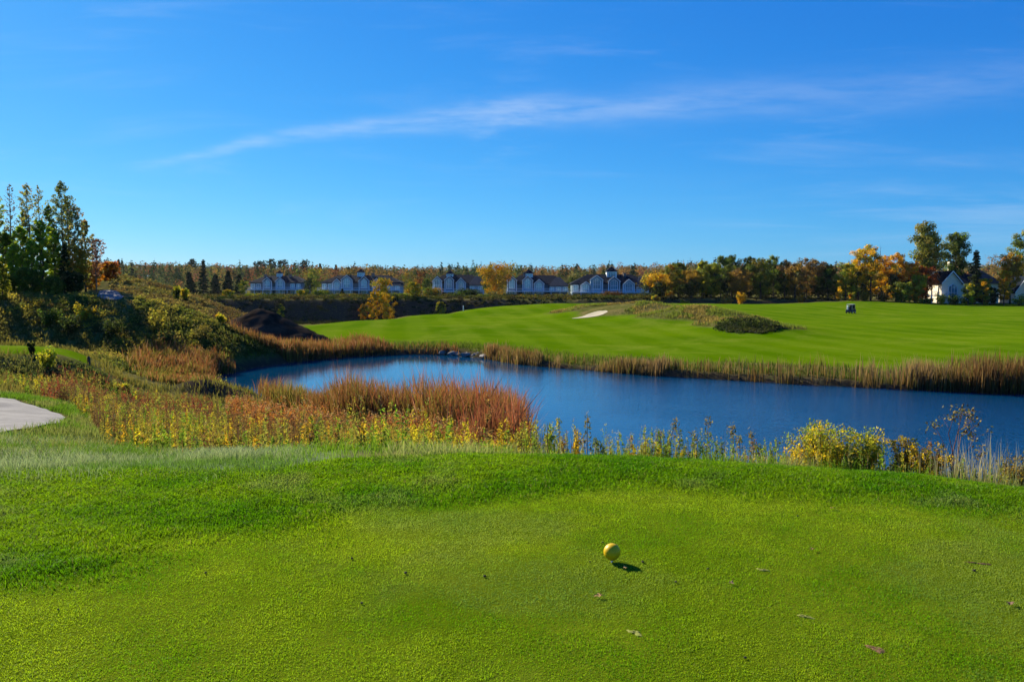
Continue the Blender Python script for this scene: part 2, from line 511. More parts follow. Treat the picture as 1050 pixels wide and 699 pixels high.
def leafy(name, trans=.45, gloss=.0, rough=.5):
    """foliage: the leaf's own tint, lit from either side"""
    m, n, out = new_mat(name)
    a = n.node('ShaderNodeAttribute'); a.attribute_name = 'tint'
    d = n.node('ShaderNodeBsdfDiffuse'); n.link(a.outputs['Color'], d.inputs['Color'])
    t = n.node('ShaderNodeBsdfTranslucent')
    n.link(n.mix(.35, a.outputs['Color'], n.mix(1.0, a.outputs['Color'], (1.5, 1.25, .35), 'MULTIPLY')), t.inputs['Color'])
    mx = n.node('ShaderNodeMixShader'); mx.inputs[0].default_value = trans
    n.link(d.outputs[0], mx.inputs[1]); n.link(t.outputs[0], mx.inputs[2])
    last = mx.outputs[0]
    if gloss:
        g = n.node('ShaderNodeBsdfGlossy'); g.inputs['Roughness'].default_value = rough
        g.inputs['Color'].default_value = (1, 1, 1, 1)
        m2 = n.node('ShaderNodeMixShader'); m2.inputs[0].default_value = gloss
        n.link(last, m2.inputs[1]); n.link(g.outputs[0], m2.inputs[2]); last = m2.outputs[0]
    n.link(last, out.inputs['Surface'])
    return m


M = {}
M['leaf'] = leafy('leaf', .6, .008)
M['blade'] = leafy('grass_blade', .58, .006, .45)
M['reed'] = leafy('reed_blade', .45)
M['far_leaf'] = leafy('far_leaf', .22)
M['bark'] = plain('bark', (.055, .046, .038), .9, .35, 6.0)
M['pale_bark'] = plain('pale_bark', (.15, .14, .12), .9, .3, 6.0)
M['stem'] = plain('plant_stem', (.10, .055, .03), .8, .3, 30.0)
M['rock'] = plain('rock', (.16, .15, .14), .9, .4, 4.0, bump=.6)


# ground
def ground_material():
    m, n, out = new_mat('ground_cover')
    pos = n.node('ShaderNodeNewGeometry').outputs['Position']
    za = n.node('ShaderNodeAttribute'); za.attribute_name = 'zone_a'
    zb = n.node('ShaderNodeAttribute'); zb.attribute_name = 'zone_b'
    sa = n.node('ShaderNodeSeparateColor'); n.link(za.outputs['Color'], sa.inputs[0])
    sb = n.node('ShaderNodeSeparateColor'); n.link(zb.outputs['Color'], sb.inputs[0])
    fair, tee, rough = sa.outputs[0], sa.outputs[1], sa.outputs[2]
    earth, frost, far = sb.outputs[0], sb.outputs[1], sb.outputs[2]
    n1 = n.noise(pos, .35, 4.0, .6); n2 = n.noise(pos, 2.3, 4.0, .6); n3 = n.noise(pos, 14.0, 3.0, .6); n4 = n.noise(pos, 90.0, 2.0, .6)
    scrub = n.mix(n.ramp(n1, .35, .65), (.085, .095, .022), (.15, .125, .045))
    scrub = n.mix(n.ramp(n2, .45, .7), scrub, (.055, .06, .016))
    c = n.mix(frost, scrub, n.mix(n.ramp(n2, .3, .7), (.11, .17, .06), (.15, .19, .11)))
    soil = n.mix(n.ramp(n3, .3, .7), (.026, .021, .016), (.055, .043, .031))
    c = n.mix(n.math('MULTIPLY', earth, n.ramp(n2, .2, .5)), c, soil)  # soil, and the dark tone painted on the shaded far banks
    # mown fairway with faint mowing stripes
    st = n.node('ShaderNodeTexWave'); st.wave_type = 'BANDS'; st.bands_direction = 'DIAGONAL'
    n.link(n.mapping(pos, (.16, .16, .16), (0, 0, R(38))), st.inputs['Vector']); st.inputs['Scale'].default_value = .55
    st.inputs['Distortion'].default_value = 2.5; st.inputs['Detail'].default_value = 2.0; st.inputs['Detail Scale'].default_value = .6
    fc = n.mix(n.ramp(n.noise(pos, .06, 4.0, .6), .35, .65), (.056, .122, .0008), (.086, .152, .002))
    fc = n.mix(n.math('MULTIPLY', n.ramp(st.outputs['Fac'], .2, .8), .28), fc, (.128, .190, .012))
    fc = n.mix(n.math('MULTIPLY', n.ramp(n.noise(pos, .9, 5.0, .65), .55, .8), .4), fc, (.052, .104, .001))
    fc = n.mix(n.math('MULTIPLY', n.ramp(n.noise(pos, .16, 6.0, .7, .5), .48, .70), .5), fc, (.16, .195, .022))
    fc = n.mix(n.math('MULTIPLY', n.ramp(n.noise(pos, 3.5, 3.0, .6), .48, .8), .5), fc, (.036, .085, .001))
    c = n.mix(fair, c, fc)
    rc = n.mix(n.ramp(n2, .3, .7), (.030, .085, .001), (.050, .115, .002))
    rc = n.mix(n.math('MULTIPLY', n.ramp(n3, .5, .8), .6), rc, (.02, .055, .001))
    c = n.mix(rough, c, rc)
    tc_ = n.mix(n.ramp(n.noise(pos, .8, 5.0, .62), .38, .62), (.075, .115, .003), (.105, .140, .006))
    tc_ = n.mix(n.math('MULTIPLY', n.ramp(n.noise(pos, .45, 5.0, .65, .4), .53, .7), .55), tc_, (.145, .165, .03))
    tc_ = n.mix(n.math('MULTIPLY', n.ramp(n4, .45, .75), .5), tc_, (.045, .07, .002))
    c = n.mix(tee, c, tc_)
    b = principled(n, out, **{'Base Color': c, 'Roughness': 1.0, 'Specular IOR Level': 0.0})
    bp = n.node('ShaderNodeBump'); bp.inputs['Strength'].default_value = .5; bp.inputs['Distance'].default_value = .03
    n.link(n.math('ADD', n3, n.math('MULTIPLY', n4, .35)), bp.inputs['Height']); n.link(bp.outputs[0], b.inputs['Normal'])
    return m


def grid_faces(nr, nc):
    i = np.arange(nr - 1)[:, None] * nc + np.arange(nc - 1)[None, :]
    return np.stack([i, i + 1, i + 1 + nc, i + nc], -1).reshape(-1, 4)


def earth_shade_mask(x, y, px):
    sd = pond_sd(x, y)
    e = sstep(1.2, .1, sd)
    e = np.maximum(e, np.minimum(1, bump(x, y, 226, 40.5, 2.6, 1.7, 1.3, -.25, 2)))
    e = np.maximum(e, sstep(193, 197, y) * sstep(212, 209.5, y) * sstep(560, 500, px))  # dark soil tone painted for the shade on the steep far bank
    e = np.maximum(e, sstep(197, 199, y) * sstep(209.5, 208, y) * sstep(560, 620, px) * sstep(870, 850, px))  # same painted shade along the low ravine wall
    e = np.maximum(e, np.clip(bump(x, y, 215, 72, 6, 9, 1.0, 0, 2), 0, 1) * .8)
    return e


u_in = np.linspace(U(-60), U(1110), 900)
u_grid = np.concatenate([np.array([-14, -8, -5, -3.4, -2.4, -1.8, -1.4, -1.15, -1.0, -.9, -.82, -.77]), u_in, -np.array([-14, -8, -5, -3.4, -2.4, -1.8, -1.4, -1.15, -1.0, -.9, -.82, -.77])[::-1]])
D_grid = np.concatenate([np.array([.3, .8, 1.4, 2.0, 2.5]), np.exp(np.linspace(math.log(2.9), math.log(420), 560)), np.exp(np.linspace(math.log(430), math.log(3500), 60))])
DD, UU = np.meshgrid(D_grid, u_grid, indexing='ij')
X, Y = (UU * DD), DD
Zg = H(X.ravel(), Y.ravel()).reshape(X.shape)
px_g = px_of(X, Y)
fm, tm, rm = fair_mask(X, Y), tee_mask(X.ravel(), Y.ravel()).reshape(X.shape), rough_mask(X, Y)
em = earth_shade_mask(X.ravel(), Y.ravel(), px_g.ravel()).reshape(X.shape)
frm = sstep(6.0, 6.8, Y) * sstep(14, 11.5, Y) * sstep(400, 300, px_g)
back = np.stack([u_grid * 60, np.full_like(u_grid, -60.0), np.zeros_like(u_grid)], -1)
gv = np.concatenate([back[None], np.stack([X, Y, Zg], -1)], 0)
nr, nc = gv.shape[:2]
gf = grid_faces(nr, nc)
me = np_mesh('ground', gv.reshape(-1, 3), gf.ravel(), np.full(len(gf), 4), None, True)
for nm, chans in (('zone_a', (fm, tm, rm)), ('zone_b', (em, frm, frm * 0))):
    a = me.color_attributes.new(nm, 'FLOAT_COLOR', 'POINT')
    c4 = np.ones((nr, nc, 4), np.float32)
    for k, ch in enumerate(chans):
        c4[1:, :, k] = ch; c4[0, :, k] = 1.0 if (nm == 'zone_a' and k == 1) else 0.0
    a.data.foreach_set('color', c4.ravel())
ground = link_mesh('ground', me, ground_material())
tag(ground, kind='structure')


# pond
def water_material():
    m, n, out = new_mat('pond_water')
    pos = n.node('ShaderNodeNewGeometry').outputs['Position']
    a = n.noise(n.mapping(pos, (1, 1.5, 1), (0, 0, R(20))), 1.6, 3.0, .6, .3)
    b_ = n.noise(n.mapping(pos, (1, 1.4, 1), (0, 0, R(-25))), 8.0, 2.0, .55)
    big = n.ramp(n.noise(pos, .07, 3.0, .5), .3, .7)
    sx = n.node('ShaderNodeSeparateXYZ'); n.link(pos, sx.inputs[0])
    wind = n.math('ADD', .06, n.math('MULTIPLY', n.ramp(sx.outputs[0], -4.0, 26.0), 1.15))     # the open right end is windier
    h = n.math('MULTIPLY', n.math('ADD', n.math('MULTIPLY', a, 1.0), n.math('MULTIPLY', b_, .8)), n.math('MULTIPLY', wind, n.math('ADD', .7, n.math('MULTIPLY', big, .6))))
    bp = n.node('ShaderNodeBump'); bp.inputs['Strength'].default_value = 1.0; bp.inputs['Distance'].default_value = .05
    n.link(h, bp.inputs['Height'])
    b = principled(n, out, **{'Base Color': (.001, .042, .105), 'Roughness': .03, 'IOR': 1.45, 'Specular IOR Level': .5})
    n.link(bp.outputs[0], b.inputs['Normal'])
    return m


gx = np.arange(-48, 70, 1.0); gy = np.arange(11, 84, 1.0)
GX, GY = np.meshgrid(gx, gy)
sdw = pond_sd(GX.ravel(), GY.ravel()).reshape(GX.shape)
ff = grid_faces(len(gy), len(gx))
keep = (sdw.ravel()[ff].min(1) < 1.4)
ff = ff[keep]
used, inv = np.unique(ff, return_inverse=True)
wv = np.stack([GX.ravel()[used], GY.ravel()[used], np.full(len(used), WATER_Z)], -1)
tag(link_mesh('pond_water', np_mesh('pond_water', wv, inv.ravel(), np.full(len(ff), 4)), water_material()), kind='structure')


# draped strips and patches: cart path, far path, bunker sand
def drape(name, outline_px, Dfun, mat, lift=.02, n=26):
    """a fan of rings between the middle and the outline, laid on the ground"""
    o = np.array(outline_px, float)
    c = o.mean(0)
    o = _subdiv(o, 2)
    rings = np.linspace(0, 1, n)
    vs, fs = [], []
    k = len(o)
    P = c[None, None] + rings[:, None, None] * (o - c)[None]
    x, y = P[..., 0].ravel(), P[..., 1].ravel()
    z = H(x, y) + lift
    f = []
    for i in range(n - 1):
        for j in range(k):
            f.append((i * k + j, i * k + (j + 1) % k, (i + 1) * k + (j + 1) % k, (i + 1) * k + j))
    f = np.array(f)
    me = np_mesh(name, np.stack([x, y, z], -1), f.ravel(), np.full(len(f), 4), None, True)
    return tag(link_mesh(name, me, mat), kind='structure')


gravel = plain('path_gravel', (.14, .133, .13), .95, .22, 2.5, bump=.5)
sand = plain('bunker_sand', (.40, .35, .23), .95, .12, 1.5, bump=.3)


def ud(px, D): return (U(px) * D, D)


drape('path', [ud(-160, 22.5), ud(-90, 21.5), ud(0, 20.0), ud(28, 19.0), ud(52, 17.8), ud(64, 16.8), ud(56, 15.3), ud(30, 13.9), ud(0, 12.8), ud(-60, 11.6), ud(-150, 10.8)], None, gravel, .03, 40)
drape('path', [ud(98, 61.5), ud(101, 65), ud(103, 69), ud(112, 69), ud(122, 65.5), ud(129, 61.6), ud(117, 60.4), ud(104, 60.2)], None, gravel, .07, 14)
drape('bunker_sand', [ud(585, 117.2), ud(592, 115.6), ud(606, 115.2), ud(618, 115.8), ud(624, 117.4), ud(622, 119), ud(612, 120), ud(600, 119.2), ud(590, 118.2)], None, sand, .05, 16)

# heap of dark soil beside the far shore
s = np.linspace(-1, 1, 90)
SX, SY = np.meshgrid(s, s)
cx, cy = U(266) * 73, 73.0
wx, wy = cx + SX * 9.5, cy + SY * 8.0
rr = np.hypot(SX * 9.5 / np.where(SX > 0, 7.4, 5.8), SY * 8 / 6.2)
prof = np.interp(rr, [0, .12, .35, .7, 1.0, 1.3, 3], [1.0, .93, .71, .35, .06, -.06, -.5])
ridge = np.exp(-((SX * 9.5 + 3.5) / 3.2) ** 2 - ((SY * 8) / 2.6) ** 2) * .34
hz = -4.0 + (fbm(wx + 9, wy, .5, 3) - .5) * .3 + 3.72 * np.maximum(prof, 0) + 3.7 * ridge * (prof < .95) * np.clip(1 - prof, 0, 1) + np.minimum(prof, 0) * 3 + (fbm(wx, wy, 1.6, 4) - .5) * .45
mf = grid_faces(90, 90)
mound_mat = plain('heap_soil', (.032, .025, .019), 1.0, .6, .8, spec=.0, bump=.8)
tag(link_mesh('soil_heap', np_mesh('soil_heap', np.stack([wx, wy, hz], -1).reshape(-1, 3), mf.ravel(), np.full(len(mf), 4), None, True), mound_mat), kind='structure')

# ------------------------------------------------------------------ foliage builders
def unit(v): return v / np.maximum(np.linalg.norm(v, axis=-1, keepdims=True), 1e-9)


def jitter(base, n, amt=.25, r_=None):
    r_ = r_ or rng
    b = np.asarray(base, float)
    k = 1 + (r_.random((n, 1)) - .5) * 2 * amt
    h = 1 + (r_.random((n, 3)) - .5) * amt * .6
    return b * k * h


def pick(pal, n, r_=None, weights=None):
    r_ = r_ or rng
    pal = np.asarray(pal, float)
    return pal[r_.choice(len(pal), n, p=weights)]


def leaf_arrays(P, L, W, col, r_=None, droop=None, out=None):
    """rhombic leaves, two folded halves each"""
    r_ = r_ or rng
    n = len(P)
    a = unit(r_.normal(size=(n, 3)) + (0 if droop is None else np.array(droop)))
    b = unit(np.cross(a, r_.normal(size=(n, 3))))
    if out is not None:                      # leaf faces turned outward from the crown
        o_ = unit(out + r_.normal(size=(n, 3)) * .38)
        b = unit(np.cross(o_, a)); a = np.cross(b, o_)
    c = np.cross(a, b)
    L = np.broadcast_to(np.asarray(L, float), (n,))[:, None]; W = np.broadcast_to(np.asarray(W, float), (n,))[:, None]
    v = np.stack([P - a * L * .5, P + b * W * .5 + c * W * .12, P + a * L * .5, P - b * W * .5 + c * W * .12], 1)
    return v.reshape(-1, 3), np.repeat(col, 4, 0)


def quads(name, v, col, mat, parent=None):
    n = len(v) // 4
    me = np_mesh(name, v, np.arange(n * 4), np.full(n, 4), col)
    return link_mesh(name, me, mat, parent)


def blade_arrays(base, height, width, lean, col_b, col_t, r_=None):
    """curved blades: a quad and a tip, five points each"""
    r_ = r_ or rng
    n = len(base)
    t = r_.random(n) * 2 * np.pi
    side = np.stack([np.cos(t), np.sin(t), np.zeros(n)], -1)
    t2 = r_.random(n) * 2 * np.pi
    ld = np.stack([np.cos(t2), np.sin(t2), np.zeros(n)], -1)
    h = np.broadcast_to(np.asarray(height, float), (n,))[:, None]; wd = np.broadcast_to(np.asarray(width, float), (n,))[:, None]
    ln = np.broadcast_to(np.asarray(lean, float), (n,))[:, None] * h
    up = np.array([0, 0, 1.0])
    m = base + up * h * .58 + ld * ln * .32
    tip = base + up * h * np.sqrt(np.clip(1 - (ln / h) ** 2 * .6, .1, 1)) + ld * ln
    v = np.stack([base - side * wd * .5, base + side * wd * .5, m + side * wd * .42, m - side * wd * .42, tip], 1).reshape(-1, 3)
    cm = col_b * .45 + col_t * .55
    c = np.stack([col_b, col_b, cm, cm, col_t], 1).reshape(-1, 3)
    return v, c


def blades(name, base, height, width, lean, col_b, col_t, mat, parent=None, r_=None):
    v, c = blade_arrays(base, height, width, lean, col_b, col_t, r_)
    n = len(base)
    i = np.arange(n)[:, None] * 5
    f = np.concatenate([i + np.array([[0, 1, 2, 3]]), i + np.array([[3, 2, 4]])], 1).ravel()
    sizes = np.tile([4, 3], n)
    return link_mesh(name, np_mesh(name, v, f, sizes, c), mat, parent)


def region(n, px0, px1, D0, D1, keep=None, r_=None, batch=1.0):
    """points spread evenly on the ground between two headings and two distances"""
    r_ = r_ or rng
    out = []
    tot = 0
    for _ in range(60):
        k = int(n * 1.5) + 50
        D = np.sqrt(r_.random(k) * (D1 ** 2 - D0 ** 2) + D0 ** 2)
        u = U(px0) + r_.random(k) * (U(px1) - U(px0))
        x, y = u * D, D
        if keep is not None:
            m = r_.random(k) < keep(x, y)
            x, y = x[m], y[m]
        out.append(np.stack([x, y], -1)); tot += len(x)
        if tot >= n: break
    p = np.concatenate(out)[:n]
    return np.column_stack([p, H(p[:, 0], p[:, 1])])


# ---- near grass
PATHPOLY = [ud(a, b) for a, b in ((-160, 22.5), (0, 20.2), (52, 18.0), (67, 16.8), (56, 15.2), (30, 13.8), (0, 12.7), (-150, 10.7))]


def off_path(x, y):
    return sstep(-.05, .25, poly_sd(x, y, PATHPOLY))


def grass_field(name, n, px0, px1, D0, D1, keep, hgt, wid, lean, colb, colt, amt=.3):
    p = region(n, px0, px1, D0, D1, keep)
    k = len(p)
    patch = np.clip((fbm(p[:, 0], p[:, 1], .55, 4)[:, None] - .5) * 2.4 + .5, 0, 1); clump = fbm(p[:, 0] + 30, p[:, 1], .16, 2)
    h = hgt * (.55 + .9 * rng.random(k)) * (.55 + .9 * clump) * (np.clip(.35 + 1.3 * (1 - tee_mask(p[:, 0], p[:, 1])), 0, 1) if hgt > .03 else 1)
    cb = jitter(colb[0], k, amt) * (1 - patch) + jitter(colb[1], k, amt) * patch
    ct = jitter(colt[0], k, amt) * (1 - patch) + jitter(colt[1], k, amt) * patch
    pale = sstep(.56, .72, fbm(p[:, 0] + 80, p[:, 1] + 20, 1.1, 5))[:, None] * .6
    ct = ct * (1 - pale) + jitter((.28, .33, .12), k, amt) * pale
    ct *= (.74 + .52 * fbm(p[:, 0] + 5, p[:, 1] + 60, .07, 3))[:, None]
    dry = (rng.random(k) < .035)
    ct[dry] = jitter((.30, .27, .10), int(dry.sum()), .25)
    if hgt > .03:
        rt = (sstep(420, 620, px_of(p[:, 0], p[:, 1])) * .9)[:, None]
        ct = ct * (1 - rt) + ct * np.array([1.75, 1.18, 1.5]) * rt; cb = cb * (1 - rt) + cb * np.array([1.6, 1.15, 1.4]) * rt
    p[:, 2] -= .002
    wid_k = wid * (.7 + .6 * rng.random(k)) * np.maximum(1, p[:, 1] / 4.5)
    return blades(name, p, h, wid_k, lean * (.4 + rng.random(k)), cb, ct, M['blade'])


tg = grass_field('tee_grass', 540000, -170, 1330, 2.95, 8.2, lambda x, y: tee_mask(x, y) * np.clip(12.0 / y ** 1.35, 0, 1),
                 .0095, .0030, .85, ((.105, .24, .002), (.20, .31, .006)), ((.145, .34, .003), (.33, .50, .020)))
tag(tg, 'short mown yellow green grass covering the tee', 'grass', kind='stuff')
rg = grass_field('lush_grass', 340000, -170, 1330, 3.2, 9.8, lambda x, y: (1 - tee_mask(x, y)) * rough_mask(x, y),
                 .030, .0045, .85, ((.06, .14, .001), (.11, .18, .002)), ((.085, .27, .002), (.19, .37, .006)))
tag(rg, 'longer lush green grass around the edge of the tee', 'grass', kind='stuff')


def frost_keep(x, y):
    px = px_of(x, y)
    return (1 - rough_mask(x, y)) * sstep(13.5, 10.5, y) * (sstep(330, 280, px) * .9 + .02) * (.25 + .75 * sstep(.4, .6, fbm(x, y, 1.0, 3)))


p = region(42000, -40, 1090, 6.2, 13.5, frost_keep)
k = len(p); cl_ = fbm(p[:, 0], p[:, 1], .7, 3)
gr = (cl_ > .5)[:, None]
px_k = px_of(p[:, 0], p[:, 1])
fg = blades('pale_grass', p, (.03 + .09 * rng.random(k)) * (.3 + 1.4 * cl_), .0042 * np.maximum(1, p[:, 1] / 7), .8 * rng.random(k) + .2,
            jitter((.07, .14, .03), k), np.where(gr, jitter((.27, .33, .20), k), jitter((.11, .22, .03), k)), M['blade'])
tag(fg, 'pale dewy tufts of fine grass below the lush tee edge', 'grass', kind='stuff')


# ragged longer grass where the tee surround breaks over the slope
def edge_keep(x, y):
    r = rough_mask(x, y)
    return np.clip(4 * r * (1 - r) + .5 * (r < .5), 0, 1) * sstep(255, 330, px_of(x, y)) * (.25 + .75 * sstep(.38, .58, fbm(x + 21, y, .8, 3)))


p = region(25000, 250, 1330, 5.4, 10.4, edge_keep)
k = len(p); pt = fbm(p[:, 0], p[:, 1] + 40, .9, 3)[:, None]
tag(blades('edge_grass', p, (.05 + .13 * rng.random(k) ** 2) * (.6 + .8 * fbm(p[:, 0], p[:, 1], .5, 2)), .0048 * np.maximum(1, p[:, 1] / 7), .9 * rng.random(k) + .1, jitter((.09, .17, .01), k), np.where(pt > .53, jitter((.36, .36, .17), k), jitter((.16, .32, .02), k)), M['blade']),
    'ragged longer grass along the pond side edge of the tee', 'grass', kind='stuff')


# ---- weeds between the tee and the reeds
def stalks(name, P, hgt, leaf_l, n_leaf, cols, stem_col, tip_cols=None, lw=.34, tip_n=0, stem_w=.006):
    """many leafy stalks as one mesh: a thin stem blade and leaves up it"""
    k = len(P)
    lean = rng.normal(0, .10, (k, 2))
    tops = P + np.column_stack([lean[:, 0] * hgt, lean[:, 1] * hgt, hgt])
    sv, sc = blade_arrays(P, hgt, stem_w * np.maximum(1, P[:, 1] / 9), .06, jitter(stem_col, k), jitter(stem_col, k))
    t = .12 + .88 * rng.random((k, n_leaf)) ** .8
    rad = leaf_l * .55 * (1.15 - .6 * t)
    ang = rng.random((k, n_leaf)) * 2 * np.pi
    base = P[:, None] + (tops - P)[:, None] * t[..., None]
    off = np.stack([np.cos(ang) * rad, np.sin(ang) * rad, rng.normal(0, .15, (k, n_leaf)) * rad], -1)
    lp = (base + off).reshape(-1, 3)
    sel = np.clip((fbm(P[:, 0] + 13, P[:, 1] - 7, 1.7, 3) - .3) / .4 + rng.normal(0, .2, k), 0, .999)
    plant = np.asarray(cols, float)[(sel * len(cols)).astype(int)]
    big = rng.uniform(.6, 1.6, (k, 1))
    lc = jitter(np.repeat(plant, n_leaf, 0), k * n_leaf, .3)
    ll = (leaf_l * big * (1.25 - .6 * t) * (.7 + .6 * rng.random((k, n_leaf)))).ravel()
    lv, lcc = leaf_arrays(lp, ll, ll * lw, lc, droop=(0, 0, .5))
    if tip_n:
        tp = np.repeat(tops, tip_n, 0) + rng.normal(0, .5, (k * tip_n, 3)) * leaf_l * np.array([.5, .5, .9])
        tcx = jitter(np.repeat(pick(tip_cols, k), tip_n, 0), k * tip_n, .3)
        tv, tcc = leaf_arrays(tp, leaf_l * .4, leaf_l * .3, tcx)
        lv = np.concatenate([lv, tv]); lcc = np.concatenate([lcc, tcc])
    nb = k
    i = np.arange(nb)[:, None] * 5
    f1 = np.concatenate([i + np.array([[0, 1, 2, 3]]), i + np.array([[3, 2, 4]])], 1).ravel()
    nq = len(lv) // 4
    f2 = np.arange(nq * 4) + nb * 5
    me = np_mesh(name, np.concatenate([sv, lv]), np.concatenate([f1, f2]), np.concatenate([np.tile([4, 3], nb), np.full(nq, 4)]), np.concatenate([sc, lcc]))
    return link_mesh(name, me, M['leaf'])


# tufted green grass around the cart path
p = region(26000, -60, 200, 8.5, 24, lambda x, y: (1 - rough_mask(x, y)) * off_path(x, y) * sstep(200, 120, px_of(x, y)) * (.3 + .7 * sstep(.35, .55, fbm(x + 3, y, 1.2, 3))))
k = len(p); pt = fbm(p[:, 0], p[:, 1] + 9, .9, 3)[:, None]
tag(blades('path_grass', p, .06 + .16 * rng.random(k), .0055 * np.maximum(1, p[:, 1] / 8), .8 * rng.random(k) + .1, jitter((.05, .10, .01), k), np.where(pt > .52, jitter((.22, .24, .08), k), jitter((.10, .21, .015), k)), M['blade']),
    'tufted green grass growing on both sides of the cart path', 'grass', kind='stuff')


def weed_zone(x, y):
    px = px_of(x, y)
    near = np.interp(px, [-60, 60, 100, 200, 300, 400, 480, 560, 620, 640, 700, 1100], [30, 24, 12, 9.8, 8.8, 8.3, 8.4, 8.8, 9.2, 9.2, 8.8, 7.5])
    near = near + (fbm(x, y, 1.5, 3) - .5) * 3.0
    pathm = sstep(40, 75, px) + (y > 22)
    return sstep(-.5, .8, y - near) * np.clip(pathm, 0, 1) * sstep(.2, .8, pond_sd(x, y)) * (.25 + .75 * sstep(.35, .6, fbm(x + 7, y, 2.2, 3)))


GREEN, YEL, OLV, RED = (.16, .26, .025), (.42, .37, .025), (.25, .26, .045), (.20, .055, .035)
p = region(2300, 60, 640, 7.8, 22, lambda x, y: weed_zone(x, y) * sstep(640, 560, px_of(x, y)))
tag(stalks('yellow_weeds', p, .2 + .45 * rng.random(len(p)) ** 1.4, .055, 40, [YEL, GREEN, GREEN, OLV, GREEN, OLV, (.40, .26, .02), (.20, .12, .04), (.24, .22, .03)], (.14, .09, .03), [YEL, (.3, .2, .05), (.25, .2, .1)], tip_n=5),
    'yellow and green leafy weeds growing thickly below the tee', 'weeds', kind='stuff')
p = region(1300, -20, 560, 20, 34, lambda x, y: weed_zone(x, y))
tag(stalks('olive_weeds', p, .25 + .5 * rng.random(len(p)) ** 1.3, .085, 32, [GREEN, OLV, OLV, YEL, (.13, .15, .03), (.16, .10, .035), (.09, .12, .025)], (.12, .08, .03), [(.3, .22, .06), (.2, .13, .05)], tip_n=4),
    'olive and yellow weeds on the bank behind the path', 'weeds', kind='stuff')
p = region(520, 36, 215, 22, 35, lambda x, y: sstep(.45, .6, fbm(x, y + 3, 2.5, 3)) * sstep(36, 70, px_of(x, y)))
tag(stalks('red_weeds', p, .35 + .4 * rng.random(len(p)), .10, 20, [RED, (.12, .055, .035), (.19, .06, .03), OLV], (.10, .03, .02), [RED, (.12, .05, .03)], tip_n=10),
    'dull red seeding weeds among the olive weeds behind the path', 'weeds', kind='stuff')
def fringe(x, y):
    px = px_of(x, y)
    near = np.interp(px, [520, 560, 620, 700, 800, 900, 1050], [8.9, 8.9, 8.8, 8.5, 8.1, 7.9, 7.1])
    return sstep(-.3, .1, y - near) * sstep(1.5, .8, y - near) * (.3 + .7 * sstep(.4, .6, fbm(x + 15, y, .8, 3)))


p = region(620, 530, 1060, 7.0, 10.5, fringe)
tag(stalks('fringe_weeds', p, .10 + .28 * rng.random(len(p)) ** 1.5 + .12 * (p[:, 1] - 8), .034, 34, [GREEN, YEL, GREEN, OLV, (.30, .30, .05), (.30, .16, .05)], (.14, .09, .03), [YEL, (.3, .2, .05), (.4, .34, .2)], tip_n=6),
    'low fringe of yellow green weeds between the taller stalks at the pond edge', 'weeds', kind='stuff')
# dead dark stems standing among the weeds
p = region(1500, 50, 330, 12.0, 25, lambda x, y: sstep(.45, .62, fbm(x + 50, y, 2.0, 3)) * weed_zone(x, y))
tag(stalks('dead_stems', p, .35 + .4 * rng.random(len(p)), .05, 8, [(.09, .055, .03), (.12, .08, .03)], (.07, .045, .025), [(.10, .06, .03)], tip_n=6, stem_w=.009),
    'thin brown dead weed stems standing in the weed patch', 'weeds', kind='stuff')
# tall thin grass at the right edge of the pond bank and pale seed wisps
p = region(3800, 560, 1330, 6.2, 10.5, lambda x, y: (1 - rough_mask(x, y)) * (.35 + sstep(930, 1000, px_of(x, y))))
kk = len(p)
bl = blades('dry_grass', p, (.16 + .30 * rng.random(kk)) * (.7 + .5 * sstep(940, 1010, px_of(p[:, 0], p[:, 1]))), .006, .25 * rng.random(kk), jitter((.16, .17, .05), kk), jitter((.42, .38, .26), kk), M['blade'])
tag(bl, 'thin dry straw coloured grass along the pond side of the tee', 'grass', kind='stuff')


# ---- reeds
def reed_bed(name, label, n, px0, px1, D0, D1, keep, hgt, wid, colb, colt, lean=.30):
    p = region(n, px0, px1, D0, D1, keep)
    k = len(p)
    pt = fbm(p[:, 0], p[:, 1], 2.6, 3); p2 = fbm(p[:, 0] + 60, p[:, 1] + 5, 1.1, 2)
    h = (hgt(p) if callable(hgt) else hgt) * (.62 + .5 * rng.random(k)) * (.72 + .55 * p2)
    h = h * (.72 + .6 * fbm(p[:, 0] + 90, p[:, 1], .45, 2))
    sel = np.clip((pt - .3) / .4 + rng.normal(0, .34, k), 0, .999)
    ct = np.asarray(colt, float)[(sel * len(colt)).astype(int)]; cb = np.asarray(colb, float)[(sel * len(colb)).astype(int)]
    rd = (sstep(380, 500, px_of(p[:, 0], p[:, 1])) * (p[:, 1] < 46) * (px_of(p[:, 0], p[:, 1]) < 600))[:, None]
    ct = ct * (1 + rd * np.array([.22, -.10, .15])); cb = cb * (1 + rd * np.array([.2, -.12, .1]))
    o = blades(name, p, h, wid * (.6 + .8 * rng.random(k)), lean * (.3 + 1.4 * rng.random(k) ** 2), jitter(cb, k, .25), jitter(ct, k, .28), M['reed'])
    return tag(o, label, 'reeds', kind='stuff')


RUST = [(.22, .20, .045), (.24, .13, .045), (.30, .105, .045), (.33, .16, .08), (.19, .17, .04), (.27, .09, .045), (.38, .23, .14), (.31, .11, .05), (.15, .14, .03), (.24, .12, .05)]
RUSTB = [(.13, .10, .022), (.16, .08, .03), (.15, .10, .025), (.11, .10, .02), (.16, .11, .035), (.15, .075, .035), (.10, .08, .02)]
TAN = [(.32, .23, .12), (.24, .16, .07), (.20, .17, .05), (.14, .15, .035), (.30, .20, .10), (.22, .12, .05)]
TANB = [(.17, .11, .04), (.13, .11, .03), (.15, .10, .03), (.12, .11, .03), (.18, .11, .05), (.13, .09, .03)]


